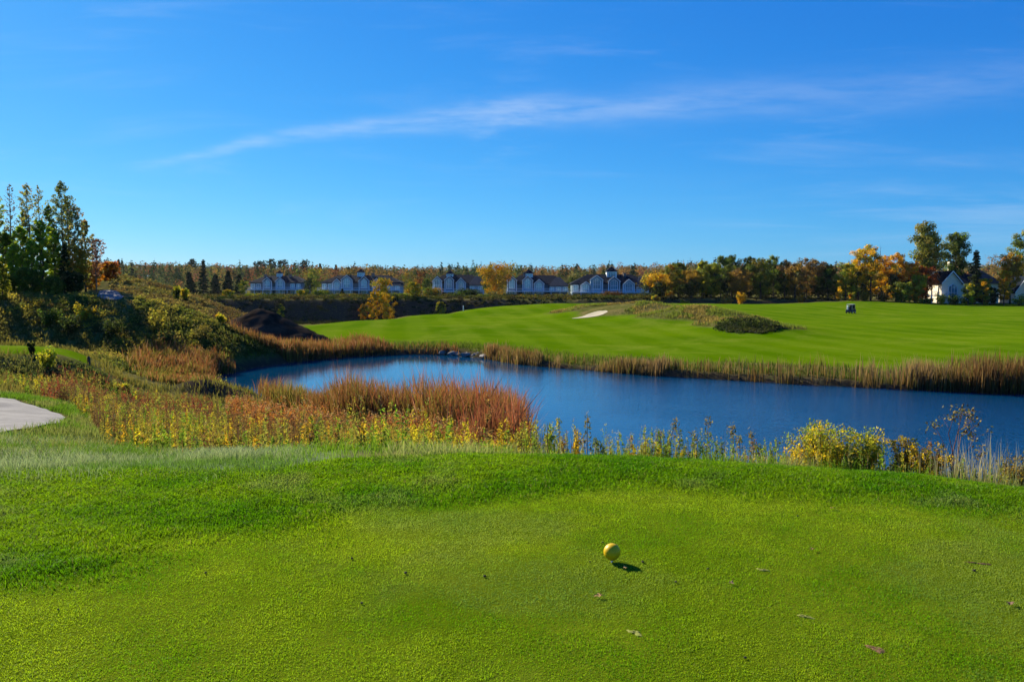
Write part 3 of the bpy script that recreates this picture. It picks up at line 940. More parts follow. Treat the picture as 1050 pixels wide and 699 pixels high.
def near_bed(x, y):
    px = px_of(x, y); sd = pond_sd(x, y)
    dep = np.interp(px, [230, 290, 360, 450, 520, 545, 560], [.8, 1.9, 3.6, 4.4, 4.2, 2.6, .6]) * (.6 + .8 * fbm(x, y, 3.5, 2))
    return sstep(-1.2, -.4, sd) * sstep(dep, dep * .6, sd) * (y > 23) * (y < 45) * sstep(546, 528, px) * sstep(258, 290, px)


reed_bed('reed_bed', 'rusty brown reed bed jutting into the pond', 12000, 225, 575, 22, 46, near_bed, lambda p: (1.15 + .85 * sstep(38, 31, p[:, 1])) * (.6 + .8 * fbm(p[:, 0] + 33, p[:, 1], 2.0, 3)), .034, RUSTB, RUST)
reed_bed('reed_bed', 'orange brown reeds around the narrow tip of the pond', 6500, 95, 262, 43, 59,
         lambda x, y: sstep(-.4, .1, pond_sd(x, y)) * sstep(5.5, 2.5, pond_sd(x, y)) * sstep(55.2, 54.2, y) * (1 - sstep(205, 222, px_of(x, y)) * sstep(53.5, 52, y)), lambda p: .4 + .6 * sstep(46, 52, p[:, 1]), .05, RUSTB, RUST, .4)
reed_bed('reed_bed', 'low russet reeds beside the soil heap', 5200, 236, 470, 60, 82,
         lambda x, y: sstep(-.3, .1, pond_sd(x, y)) * sstep(5.5, 2.0, pond_sd(x, y) + sstep(370, 420, px_of(x, y)) * 3.9) * (y > 62), lambda p: 1.0 - .4 * sstep(370, 420, px_of(p[:, 0], p[:, 1])), .055, RUSTB, RUST)


def far_band(x, y):
    px = px_of(x, y); sd = pond_sd(x, y)
    wd_ = np.interp(px, [455, 520, 600, 850, 950, 1100], [1.0, 2.4, 1.6, 1.7, 2.8, 3.4])
    gap = 1 - .93 * sstep(.46, .56, fbm(x, y, 3.2, 3)) * sstep(960, 860, px)
    stones = 1 - sstep(452, 462, px) * sstep(502, 494, px)
    return sstep(-.5, 0, sd) * sstep(wd_, wd_ * .5, sd) * (y > 36) * gap * stones * (sstep(930, 935, px) + sstep(905, 890, px) + .25).clip(0, 1)


reed_bed('reed_bed', 'tan cattails along the fairway side of the pond', 8500, 452, 1180, 38, 76, far_band, lambda p: .85 + .65 * sstep(560, 1000, px_of(p[:, 0], p[:, 1])), .040, TANB, TAN, .15)


RUSTW = [(.30, .12, .03), (.26, .10, .035), (.34, .20, .03), (.16, .17, .03), (.22, .10, .04)]
p = region(2100, 230, 548, 19, 34, lambda x, y: sstep(.2, .8, pond_sd(x, y)) * sstep(13, 8, pond_sd(x, y)) * sstep(.36, .58, fbm(x + 70, y, 2.0, 3)))
tag(stalks('rusty_weeds', p, .5 + .6 * rng.random(len(p)), .11, 34, RUSTW, (.12, .06, .03), [(.28, .12, .05), (.3, .2, .1)], tip_n=8),
    'rust red and orange leafy weeds in front of the reed bed', 'weeds', kind='stuff')


# ---- scrub: loose clumps of small leaves hugging the ground
def scrub(name, label, n, px0, px1, D0, D1, keep, size, leaf, n_leaf, pal, mat='leaf', flat=.6, patch=6.0, seed=0):
    p = region(n, px0, px1, D0, D1, keep)
    k = len(p)
    pt = np.clip((fbm(p[:, 0] + seed, p[:, 1], patch, 3) - .3) / .4 + rng.normal(0, .2, k), 0, .999)
    c = np.asarray(pal, float)[(pt * len(pal)).astype(int)]
    sz = size * (.5 + rng.random(k) ** 2)
    o = unit(rng.normal(size=(k, n_leaf, 3))) * (rng.random((k, n_leaf, 1)) ** .5)
    o[..., 2] = np.abs(o[..., 2]) * flat
    P = (p[:, None] + o * sz[:, None, None]).reshape(-1, 3)
    cc = jitter(np.repeat(jitter(c, k, .25), n_leaf, 0), k * n_leaf, .25)
    ll = leaf * (.6 + .8 * rng.random(k * n_leaf))
    v, c4 = leaf_arrays(P, ll, ll * .6, cc)
    return tag(quads(name, v, c4, M[mat]), label, 'undergrowth', kind='stuff')


HILL = [(.06, .08, .018), (.10, .13, .022), (.17, .18, .03), (.26, .25, .045), (.15, .12, .035), (.36, .31, .035), (.12, .12, .03)]


def hill_zone(x, y):
    px = px_of(x, y)
    return sstep(.5, 1.5, pond_sd(x, y)) * (1 - .96 * sstep(60.5, 61.5, y) * sstep(66, 63, y) * sstep(93, 97, px) * sstep(142, 136, px)) * (1 - .85 * sstep(57.5, 58.5, y) * sstep(71, 69, y) * sstep(94, 99, px) * sstep(140, 132, px)) * (.35 + .65 * sstep(.35, .55, fbm(x, y, 3.5, 3)))


scrub('scrub', 'dark green and yellow scrub over the steep left bank', 3400, -40, 300, 45, 63, lambda x, y: hill_zone(x, y) * (1 - sstep(34, 37, y) * sstep(45, 43, y)), .44, .13, 44, HILL)
scrub('scrub', 'olive scrub over the upper slope behind the bank', 1500, 60, 262, 63, 100, lambda x, y: sstep(138, 150, px_of(x, y) + (y > 71) * 30) * .8, .5, .2, 22, [(.09, .09, .027), (.15, .13, .035), (.13, .11, .035), (.10, .08, .03), (.075, .055, .026)])
scrub('scrub', 'low dark growth on the front of the small green shelf', 700, -40, 122, 31, 36.6, lambda x, y: np.ones_like(x), .28, .09, 26, [(.04, .06, .014), (.06, .09, .02), (.09, .11, .03)])
scrub('scrub', 'shade-darkened scrub over the bank in front of the chalets', 900, 170, 580, 193, 210, lambda x, y: np.ones_like(x), 1.0, .5, 22, [(.018, .028, .010), (.025, .034, .012), (.03, .036, .014), (.05, .05, .016)], 'far_leaf', .7)  # leaf tints darkened to stand for shade on the bank face
scrub('scrub', 'mixed green and yellow scrub below the chalets', 4200, 165, 690, 210, 312, lambda x, y: .45 + .55 * sstep(232, 214, y), 1.25, .6, 22, [(.04, .06, .014), (.07, .085, .02), (.10, .10, .022), (.15, .13, .025), (.07, .06, .025)], 'far_leaf', .6, 14)
scrub('scrub', 'dark low scrub along the ravine behind the fairway', 1300, 560, 880, 208.5, 234, lambda x, y: np.ones_like(x), .6, .45, 16, [(.025, .035, .012), (.04, .045, .016), (.09, .08, .03)], 'far_leaf', .6)
scrub('scrub', 'dark leafy scrub on the near side of the fairway hummock', 420, 733, 808, 84, 97, lambda x, y: sstep(1.1, .5, np.hypot((px_of(x, y) - 770) / 36, (y - 90) / 5.0)), .55, .2, 46, [(.018, .034, .010), (.028, .042, .012), (.04, .05, .015)])


# tufts over the hummocks of rough
def hum(x, y):
    return sstep(.45, .8, hummock(x, y)) * (.15 + .85 * sstep(.38, .6, fbm(x, y, 3.0, 3))) * (np.hypot((x - U(605) * 120) / 1.1, (y - 120.5)) > 6.5) * (~((px_of(x, y) > 570) & (px_of(x, y) < 634) & (y < 121)))


p = region(16000, 540, 830, 84, 152, hum)
k = len(p); pt = fbm(p[:, 0], p[:, 1], 5, 3)[:, None]
tag(blades('rough_grass', p, (.18 + .3 * rng.random(k)), .10, .7 * rng.random(k), jitter((.10, .10, .022), k), np.where(pt > .5, jitter((.36, .28, .09), k), jitter((.20, .28, .045), k)), M['reed']),
    'tussocky tan and olive rough on the hummocks in the fairway', 'grass', kind='stuff')
# rough strip on the far bank above the cattails
p = region(9000, 250, 1150, 40, 82, lambda x, y: sstep(.3, 1.0, pond_sd(x, y)) * sstep(6, 2.5, pond_sd(x, y)) * (y > 36))
k = len(p)
tag(blades('bank_grass', p, .15 + .3 * rng.random(k), .05, .5 * rng.random(k), jitter((.05, .085, .01), k), jitter((.13, .17, .03), k), M['reed']),
    'green and tan grass on the bank above the cattails', 'grass', kind='stuff')
# dry grass on the left bank and round the shelf
p = region(15000, -40, 268, 22, 66, lambda x, y: sstep(.5, 1.5, pond_sd(x, y)) * sstep(.42, .6, fbm(x + 11, y, 2.2, 3)) * (1 - fair_mask(x, y)) * (1 - .25 * sstep(45, 47, y)) * (1 - sstep(60, 61, y) * sstep(90, 97, px_of(x, y)) * sstep(142, 134, px_of(x, y))))
k = len(p)
tag(blades('bank_grass', p, .15 + .28 * rng.random(k), .03 * np.maximum(1, p[:, 1] / 30), .5 * rng.random(k), jitter((.08, .09, .02), k), jitter((.21, .19, .05), k), M['reed']),
    'yellowing grass over the left bank', 'grass', kind='stuff')

# ------------------------------------------------------------------ trees and shrubs
def crown_profile(kind, t):
    if kind == 'round': return np.sqrt(np.clip(1 - ((t - .5) / .52) ** 2, 0, 1))
    if kind == 'column': return np.clip(np.sin(np.pi * np.clip(t * .93 + .07, 0, 1)) ** .55, .1, 1)
    if kind == 'cone': return np.clip(1.02 - t, .03, 1)
    if kind == 'vase': return np.clip(.35 + .75 * t, 0, 1) * np.sqrt(np.clip(1 - ((t - .45) / .56) ** 4, 0, 1))
    if kind == 'egg': return np.sqrt(np.clip(1 - ((t - .38) / .63) ** 2, 0, 1))
    return np.ones_like(t)


def tree(name, loc, h, hw, pal, label, cat='tree', group=None, kind='egg', base=.12, limbs=16, n_leaf=1500, leaf=.35, clump=.30,
         seed=0, bark='bark', mat='leaf', sparse_low=0.0, pal_low=None, trunks=1, girth=.016):
    r_ = np.random.default_rng(1000 + seed)
    root = empty(name, loc, label, cat, group)
    mb = MB()
    E_, Rr, Tt = [], [], []
    for q in range(trunks):
        off = np.array([0, 0, 0.0]) if trunks == 1 else np.array([r_.normal(0, hw * .22), r_.normal(0, hw * .22), 0])
        tl = r_.normal(0, hw * .12, 2) + off[:2] * 1.2
        hh = h * (1 if q == 0 else r_.uniform(.7, .97))
        pts = [np.array([off[0] + tl[0] * s_ ** 1.5 + r_.normal(0, hw * .03) * (s_ > 0), off[1] + tl[1] * s_ ** 1.5 + r_.normal(0, hw * .03) * (s_ > 0), hh * s_]) for s_ in (0, .2, .4, .6, .8, .985)]
        pts[0][2] = -.25
        rad = [h * girth * k for k in (1.25, .92, .72, .5, .28, .06)]
        mb.tube([tuple(p_) for p_ in pts], rad, 7)
        nl = max(4, limbs // trunks)
        for i in range(nl):
            t = (i + r_.uniform(.1, .9)) / nl
            zz = hh * (base + (1 - base) * t * .97)
            s_ = zz / hh
            j = min(int(s_ * 5), 4); f = s_ * 5 - j
            p0 = pts[j] * (1 - f) + pts[j + 1] * f
            w_ = float(crown_profile(kind, np.array(t))) * hw * r_.uniform(.68, 1.12) / (1 if trunks == 1 else 1.25)
            az = i * 2.4 + r_.uniform(-.5, .5) + q
            rise = {'cone': -.08, 'column': .9, 'egg': .45, 'round': .4, 'vase': .7}.get(kind, .4) * w_ * r_.uniform(.6, 1.3)
            rise = min(rise, h * 1.0 - zz)
            p2 = p0 + np.array([math.cos(az) * w_, math.sin(az) * w_, rise])
            p1 = p0 * .5 + p2 * .5 + np.array([0, 0, -.06 * w_ if kind != 'cone' else .04 * w_])
            rb = h * girth * .42 * (1 - .75 * s_)
            mb.tube([tuple(p0), tuple(p1), tuple(p2)], [rb, rb * .6, rb * .15], 4, False)
            wgt = 1 - sparse_low * (1 - t)
            for fr in (.45, .75, 1.0):
                pe = (p0 * (1 - fr * 2) + p1 * fr * 2) if fr < .5 else (p1 * (2 - 2 * fr) + p2 * (2 * fr - 1))
                if r_.random() > wgt: continue
                E_.append(pe + r_.normal(0, .05 * hw, 3)); Rr.append(max(clump * hw * r_.uniform(.65, 1.25) * (.6 + .5 * min(1, w_ / hw + .2)), .25 * leaf * 2)); Tt.append(t)
        E_.append(pts[-1]); Rr.append(clump * hw * .55); Tt.append(1.0)
    trunk = mb.build('trunk', M[bark], root, True)
    E_ = np.array(E_); Rr = np.array(Rr); Tt = np.array(Tt)
    wts = Rr ** 1.6; wts /= wts.sum()
    ix = r_.choice(len(E_), n_leaf, p=wts)
    d = unit(r_.normal(size=(n_leaf, 3))) * (r_.random((n_leaf, 1)) ** .42)
    if kind == 'cone':
        d[:, 2] *= .35; d[:, 2] -= .15
    P = E_[ix] + d * Rr[ix][:, None] * np.array([1, 1, .85])
    cc = pick(pal, len(E_), r_)
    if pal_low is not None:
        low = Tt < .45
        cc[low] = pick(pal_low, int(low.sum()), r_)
    cc = jitter(cc, len(E_), .22, r_)
    lc = jitter(cc[ix], n_leaf, .25, r_)
    ll = leaf * (.6 + .8 * r_.random(n_leaf))
    cen = np.array([0, 0, h * (base * .5 + .45)])
    od = unit(d * .8 + unit((P - cen) * np.array([1, 1, hw / max(h * .5, .1)])) * .7 + np.array([0, 0, .15])) if mat == 'far_leaf' or leaf >= .3 else None
    v, c4 = leaf_arrays(P, ll, ll * .62, lc, r_, out=od)
    quads('crown', v, c4, M[mat], root)
    return root


def tree_px(px, top, D, wpx, pal, label, name='tree', zbase=None, **kw):
    x, y, z = place(px, D)
    h = zp(D, top) - z
    return tree(name, (x, y, z), h, wpx * D / FPX / 2, pal, label, **kw)


GOLD = [(0.605, 0.363, 0.013), (0.528, 0.319, 0.017), (0.396, 0.286, 0.022), (0.66, 0.44, 0.022)]
OCHRE = [(0.384, 0.228, 0.024), (0.3, 0.204, 0.03), (0.456, 0.276, 0.024), (0.228, 0.192, 0.024)]
YGRN = [(0.35, 0.35, 0.025), (0.25, 0.288, 0.025), (0.425, 0.375, 0.025), (0.188, 0.237, 0.025)]
MGRN = [(0.108, 0.169, 0.024), (0.149, 0.203, 0.027), (0.095, 0.142, 0.022), (0.189, 0.216, 0.027)]
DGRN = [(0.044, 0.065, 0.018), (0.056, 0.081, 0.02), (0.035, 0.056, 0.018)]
BRWN = [(0.252, 0.156, 0.042), (0.204, 0.132, 0.042), (0.3, 0.192, 0.042), (0.156, 0.12, 0.034)]
RUSS = [(.28, .085, .022), (.24, .07, .02), (.20, .09, .025), (.32, .12, .02)]
ORNG = [(.52, .23, .015), (.46, .19, .015), (.56, .29, .02)]
SPRU = [(.018, .034, .015), (.024, .042, .017), (.03, .045, .015)]

BELT = 'trees of the belt behind the fairway'
belt = [
 (674, 281, 212, 22, GOLD, 'round', 'golden round tree at the chalet end of the tree belt', 1),
 (686, 271, 216, 18, [OCHRE[0], MGRN[3], OCHRE[3]], 'egg', 'olive and ochre tree behind the golden round tree', 1),
 (696, 269, 220, 17, DGRN + MGRN, 'egg', 'dark green tree between the olive tree and the small ochre tree', 1),
 (709, 277, 212, 20, OCHRE, 'round', 'low ochre tree before the yellow green pair in the belt', 1),
 (720, 267, 215, 13, YGRN, 'column', 'slim yellow green tree, nearer the chalets of the pale pair', 1),
 (729, 270, 213, 18, YGRN, 'egg', 'broad yellow green tree beside the tall green tree', 1),
 (739, 262, 214, 18, MGRN, 'egg', 'tall mid green tree beside the broad yellow green tree', 1),
 (750, 262, 219, 17, DGRN + MGRN, 'column', 'tall dark green tree over the orange brown tree', 1),
 (759, 276, 210, 24, [BRWN[0], OCHRE[0], BRWN[2]], 'round', 'orange brown round tree low at the middle of the belt', 1),
 (768, 262, 216, 17, MGRN + DGRN, 'egg', 'green tree with a narrow top just past the orange brown tree', 1),
 (780, 264, 213, 22, MGRN + [OCHRE[3]], 'round', 'wide green tree in the middle of the belt with olive sides', 1),
 (793, 262, 215, 19, MGRN, 'egg', 'green tree, last of the greens before the brown trees', 1),
 (805, 266, 213, 15, BRWN, 'column', 'thin half bare brown tree next to the last green tree', .55),
 (815, 269, 210, 18, BRWN + OCHRE, 'egg', 'brown and ochre tree between two thin brown ones', .8),
 (827, 265, 214, 19, BRWN, 'egg', 'taller brown tree with a ragged top', .75),
 (839, 267, 212, 19, BRWN + OCHRE[:1], 'round', 'rounded brown tree beside the ragged brown tree', .85),
 (849, 271, 210, 16, [BRWN[3], MGRN[0], DGRN[1]], 'egg', 'dark olive brown tree at the end of the brown row', 1),
 (867, 270, 208, 20, YGRN + GOLD[2:3], 'egg', 'yellow olive tree at the near edge of the golden clump', 1),
 (880, 254, 209, 22, GOLD[2:] + YGRN[:1] + GOLD[:1], 'egg', 'tall gold and olive tree of the golden clump', 1),
 (893, 250, 207, 22, GOLD + YGRN[:2], 'egg', 'tallest golden tree of the clump beyond the golf cart', 1.1),
 (907, 262, 210, 20, GOLD + ORNG[:1], 'egg', 'golden tree just beyond the tallest golden one', 1),
 (919, 258, 206, 20, GOLD[:2] + ORNG[:1] + YGRN[:1], 'egg', 'orange gold tree with a spiky top before the red tree', 1),
 (933, 269, 205, 18, ORNG + GOLD[:1], 'round', 'low orange tree between the spiky gold tree and the red tree', 1),
 (947, 273, 204, 19, RUSS, 'round', 'red maple under the tall green poplar', 1),
]
for i, (px, top, D, wd, pal, kd, lab, dens) in enumerate(belt):
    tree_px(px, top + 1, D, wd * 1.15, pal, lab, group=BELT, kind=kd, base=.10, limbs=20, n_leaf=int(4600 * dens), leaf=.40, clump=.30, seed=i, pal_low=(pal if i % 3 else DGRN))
# trees standing in the shade behind the front row
SHADE = 'shaded trees at the back of the belt'
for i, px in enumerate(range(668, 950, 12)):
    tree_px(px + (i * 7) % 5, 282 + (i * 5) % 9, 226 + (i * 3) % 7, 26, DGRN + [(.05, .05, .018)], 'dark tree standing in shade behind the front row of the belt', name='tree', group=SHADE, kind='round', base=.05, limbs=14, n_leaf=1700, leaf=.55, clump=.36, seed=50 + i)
# bare snags sticking out of the belt
tree_px(901, 251, 212, 9, BRWN, 'bare grey tree sticking out above the golden clump', kind='column', limbs=14, n_leaf=60, leaf=.2, seed=81, bark='bark')
tree_px(856, 267, 214, 7, SPRU, 'thin dark spire beside the golden clump', name='spruce_tree', kind='cone', limbs=26, n_leaf=900, leaf=.3, clump=.5, seed=82)

# by the house
tree_px(950, 228, 208, 35, [(.20, .23, .035), (.26, .26, .04), (.15, .18, .03), (.32, .27, .05)], 'very tall olive green poplar beside the cream house', kind='round', base=.36, limbs=30, n_leaf=11000, leaf=.46, clump=.34, seed=90, trunks=2, girth=.013)
tree_px(979, 239, 211, 26, MGRN + DGRN[:1], 'tall dark green poplar behind the cream house, next to the taller one', kind='round', base=.30, limbs=20, n_leaf=8500, leaf=.46, clump=.36, seed=91, girth=.013)
tree_px(1000, 256, 196, 22, SPRU + DGRN[:1], 'big dark spruce in front of the cream house roof', name='spruce_tree', kind='cone', base=.05, limbs=46, n_leaf=9000, leaf=.40, clump=.28, seed=92)
tree_px(938, 283, 199, 20, YGRN + OCHRE[:1], 'yellow green bushy tree left of the cream house deck', kind='round', base=.05, n_leaf=3740, leaf=.40, seed=93)
tree_px(925, 291, 198, 18, YGRN + MGRN, 'low olive bushy tree under the orange trees', kind='round', base=.05, n_leaf=2860, leaf=.40, seed=94)
tree_px(993, 291, 194, 15, GOLD[2:3] + YGRN, 'small yellow green tree before the spruce', kind='egg', base=.05, n_leaf=2200, leaf=.40, seed=95)
tree_px(1008, 286, 194, 16, GOLD[:2] + YGRN, 'small gold topped tree just past the spruce', kind='egg', base=.05, n_leaf=2640, leaf=.40, seed=96)
tree_px(1016, 295, 194, 14, DGRN, 'small dark green tree under the brown roof', kind='egg', base=.04, n_leaf=2420, leaf=.40, seed=97)
tree_px(1030, 278, 193, 15, GOLD, 'slim golden tree before the second house', kind='column', base=.12, n_leaf=2860, leaf=.40, seed=98)
tree_px(1036, 261, 201, 24, ORNG[:1] + OCHRE + GOLD[:1], 'orange tree leaning over the second house roof', kind='round', base=.35, n_leaf=4620, leaf=.40, seed=99)
tree_px(1050, 239, 210, 34, MGRN + YGRN[:1], 'tall green tree beside the second house', kind='round', base=.25, n_leaf=6600, leaf=.40, seed=100)
tree_px(1018, 262, 228, 20, BRWN, 'bare topped brown tree behind the cream house', kind='vase', base=.4, n_leaf=420, leaf=.40, seed=101)
tree_px(1075, 262, 200, 30, GOLD + OCHRE, 'gold tree beyond the second house', kind='round', base=.15, n_leaf=4400, leaf=.40, seed=102)


def bush_px(px, D, wpx, hpx, pal, label, name='bush', n_leaf=500, leaf=.3, seed=0, group=None, mat='leaf', stems=6, sink=.05, flat=1.0, puff=.42):
    """a shrub: several stems from the root and a crown of leaves"""
    r_ = np.random.default_rng(3000 + seed)
    x, y, z = place(px, D)
    s_ = D / FPX
    hw, h = wpx * s_ / 2, hpx * s_
    root = empty(name, (x, y, z - sink), label, 'bush', group)
    mb = MB(); E_ = []
    for i in range(stems):
        a = i * 2.4 + r_.uniform(-.4, .4); rr = hw * r_.uniform(.25, .85)
        hh = h * r_.uniform(.42, 1.0) * (1 - .35 * (rr / hw) ** 2)
        p2 = np.array([math.cos(a) * rr, math.sin(a) * rr, hh]); p1 = np.array([p2[0] * .4, p2[1] * .4, hh * .55])
        t = max(h * .012, .006)
        mb.tube([(0, 0, -.1), tuple(p1), tuple(p2)], [t, t * .7, t * .25], 4, False)
        for f in (.35, .6, .85, 1.0):
            E_.append((p1 * 2 * f if f < .5 else p1 * (2 - 2 * f) + p2 * (2 * f - 1)))
    mb.build('stem', M['stem'], root)
    E_ = np.array(E_)
    cc = jitter(pick(pal, len(E_), r_), len(E_), .2, r_)
    ix = r_.integers(0, len(E_), n_leaf)
    P = E_[ix] + unit(r_.normal(size=(n_leaf, 3))) * r_.random((n_leaf, 1)) ** .5 * np.array([hw * puff, hw * puff, min(hw * puff, h * .3) * flat])
    P[:, 2] = np.clip(P[:, 2], .02, None)
    ll = leaf * (.6 + .8 * r_.random(n_leaf))
    v, c4 = leaf_arrays(P, ll, ll * .6, jitter(cc[ix], n_leaf, .25, r_), r_)
    quads('foliage', v, c4, M[mat], root)
    return root


YB = [(.42, .29, .015), (.36, .26, .02), (.46, .27, .015)]
# low shrubs at the foot of the belt and along the ravine
LOW = 'low shrubs along the back of the fairway'
for i, (px, D, wd, ht, pal, lab) in enumerate([
    (860, 200, 9, 17, GOLD, 'bright yellow shrub at the foot of the golden clump'),
    (759.5, 197, 10, 16, GOLD[:3], 'yellow pointed shrub standing alone at the ravine edge'),
    (744, 204, 15, 12, OCHRE + MGRN[:1], 'dull olive round shrub behind the yellow pointed one'),
    (821, 206, 7, 8, ORNG, 'small orange shrub below the brown trees'),
    (702, 206, 9, 8, YGRN, 'small yellow green shrub under the dark green tree'),
    (672, 208, 8, 6, YGRN + OCHRE, 'little olive shrub at the foot of the golden round tree'),
    (873, 202, 8, 11, YGRN + ORNG[:1], 'yellow green shrub next to the bright yellow one'),
    (887, 202, 12, 10, OCHRE, 'ochre shrub under the tallest golden tree'),
    (905, 201, 13, 8, BRWN + YGRN[:1], 'brownish shrub under the golden trees'),
    (965, 193, 14, 11, YGRN, 'yellow green round bush before the cream house deck'),
    (978, 192, 14, 11, DGRN + MGRN, 'dark bush under the arched window'),
    (1046, 191, 18, 15, YGRN + MGRN, 'olive bush in front of the second house'),
    (1066, 191, 18, 14, MGRN, 'green bush beyond the olive bush'),
    (950, 196, 14, 7, OCHRE + MGRN, 'low brown green bush under the white deck'),
]):
    bush_px(px, D, wd * 1.1, ht, pal, lab, n_leaf=900, leaf=.34, seed=i, group=LOW)

# in front of the chalets
CH = 'shrubs and small trees on the slope below the chalets'
for i, (px, top, D, wd, pal, kd, lab, nm) in enumerate([
    (508, 273, 286, 30, GOLD[:3] + ORNG[:1], 'round', 'large round golden tree between two chalets', 'tree'),
    (391, 286, 214, 17, GOLD[:3] + YGRN[:1], 'egg', 'yellow tree in front of the second chalet', 'tree'),
    (383, 300, 202.5, 11, GOLD, 'egg', 'bright yellow sapling low on the dark bank', 'tree'),
    (397, 301, 202.5, 15, GOLD, 'egg', 'bushy yellow tree reaching the fairway edge', 'tree'),
    (372, 312, 202.5, 7, ORNG + OCHRE, 'egg', 'small orange brown sapling on the dark bank', 'tree'),
    (424, 290, 214, 12, GOLD + YGRN, 'egg', 'slim yellow tree between the second and third chalets', 'tree'),
    (443, 297, 236, 16, OCHRE + MGRN, 'round', 'ochre round shrub before the third chalet', 'bush'),
    (351, 296, 262, 5, SPRU, 'cone', 'tiny dark spruce before the second chalet', 'spruce_tree'),
    (235, 298, 235, 9, GOLD + YGRN, 'egg', 'yellow small tree beside the first chalet', 'tree'),
    (262, 303, 230, 16, YGRN + OCHRE[:1], 'round', 'yellow green round shrub below the first chalet', 'bush'),
    (310, 298, 240, 9, GOLD[2:] + YGRN, 'round', 'small yellow shrub at the corner of the first chalet', 'bush'),
    (301, 306, 225, 7, ORNG + GOLD[:1], 'egg', 'little orange shrub below the gables of the first chalet', 'bush'),
    (330, 299, 250, 15, YGRN + MGRN, 'round', 'pale green shrub between the first two chalets', 'bush'),
    (288, 312, 205, 6, YGRN + DGRN, 'egg', 'narrow green shrub on the dark bank behind the soil heap', 'bush'),
    (323, 276, 360, 20, YGRN[1:] + MGRN, 'egg', 'yellow green tree standing between the first two chalets', 'tree'),
    (627, 301, 240, 17, [(.20, .10, .03), (.17, .10, .03), (.13, .09, .03)], 'round', 'reddish brown round bush before the last chalet', 'bush'),
    (667, 305, 232, 6, YGRN, 'egg', 'small olive bush at the end of the last chalet', 'bush'),
    (480, 299, 250, 20, DGRN + MGRN[:1], 'round', 'dark green low bush before the third chalet', 'bush'),
    (452, 310, 202.5, 10, YGRN + DGRN, 'round', 'yellow green shrub on the end of the dark bank', 'bush'),
    (410, 303, 226, 18, MGRN + YGRN, 'round', 'green shrub beside the bushy yellow tree', 'bush'),
    (401, 281, 352, 9, SPRU, 'cone', 'dark spruce rising behind the second chalet wing', 'spruce_tree'),
    (420, 280, 352, 13, MGRN + OCHRE, 'egg', 'olive tree nearer the second chalet in the gap before the third', 'tree'),
    (431, 278, 356, 12, BRWN + RUSS, 'round', 'russet tree in the gap before the third chalet', 'tree'),
    (438, 286, 300, 9, MGRN, 'egg', 'green tree against the end wall of the third chalet', 'tree'),
    (500, 283, 312, 12, MGRN + DGRN, 'round', 'green tree half behind the large golden one', 'tree'),
    (588, 284, 330, 10, DGRN + MGRN, 'egg', 'dark green tree in the gap between the last two chalets', 'tree'),
    (317, 285, 330, 9, DGRN, 'egg', 'dark green tree at the corner of the first chalet', 'tree'),
    (249, 288, 322, 9, MGRN + YGRN, 'round', 'green tree in front of the dark spruces', 'tree'),
    (360, 303, 232, 14, MGRN + OCHRE, 'round', 'olive bush under the middle gables of the second chalet', 'bush'),
    (340, 304, 228, 12, DGRN + MGRN, 'round', 'dark bush at the foot of the second chalet', 'bush'),
    (276, 303, 226, 13, MGRN + DGRN, 'round', 'dark green bush below the first chalet gables', 'bush'),
    (467, 303, 228, 16, DGRN + MGRN, 'round', 'dark rounded bush below the third chalet', 'bush'),
    (497, 304, 240, 14, MGRN + YGRN[3:], 'round', 'green bush below the large golden tree', 'bush'),
    (430, 305, 222, 13, DGRN + OCHRE, 'round', 'dull bush beside the slim yellow tree', 'bush'),
    (545, 305, 246, 18, MGRN + OCHRE, 'round', 'olive bush under the deck of the fourth chalet', 'bush'),
    (572, 305, 250, 14, DGRN + MGRN, 'round', 'dark bush under the hipped end of the fourth chalet', 'bush'),
]):
    tree_px(px, top, D, wd * 1.15, pal, lab, name=nm, cat=('bush' if nm == 'bush' else 'tree'), group=CH, kind=kd, base=.04 if nm == 'bush' else .08, limbs=18 if kd != 'cone' else 26, n_leaf=4200 if wd > 20 else 1800, leaf=.42 if wd < 20 else .55, clump=.32, seed=200 + i, mat='far_leaf')

# dark spruces beside the first chalet and pines on the skyline
SK = 'conifers rising above the wooded hill'
for i, (px, top, D, wd, lab) in enumerate([
    (195, 279, 300, 15, 'dark spruce nearest the hill shoulder beside the first chalet'), (209, 266, 330, 12, 'tallest dark spruce left of the first chalet'),
    (221, 281, 320, 14, 'dark spruce between the tallest and the wide one'), (234, 277, 325, 15, 'wide dark spruce next to the first chalet'), (245, 281, 345, 12, 'dark spruce close to the first chalet wall')]):
    tree_px(px, top, D, wd, SPRU, lab, name='spruce_tree', group='dark spruces beside the first chalet', kind='cone', base=.04, limbs=40, n_leaf=3200, leaf=.75, clump=.3, seed=300 + i, mat='far_leaf')
for i, (px, top, wd, lab) in enumerate([
    (123, 266, 8, 'lone pine on the skyline by the orange maple'), (198, 266, 9, 'pine on the skyline over the dark spruces'), (269, 268, 12, 'pine above the roof of the first chalet'),
    (279, 266, 10, 'tallest skyline pine above the first chalet'), (290, 267, 12, 'broad skyline pine past the first chalet roof'), (302, 269, 6, 'thin skyline pine between two broader ones'),
    (312, 267, 12, 'broad skyline pine toward the second chalet'), (329, 270, 6, 'small skyline pine over the gap between chalets'), (345, 271, 6, 'small pine above the second chalet')]):
    tree_px(px, top, 560, wd, SPRU, lab, name='pine_tree', group=SK, kind='egg' if wd > 8 else 'cone', base=.35, limbs=18, n_leaf=700, leaf=1.1, clump=.36, seed=320 + i, mat='far_leaf')

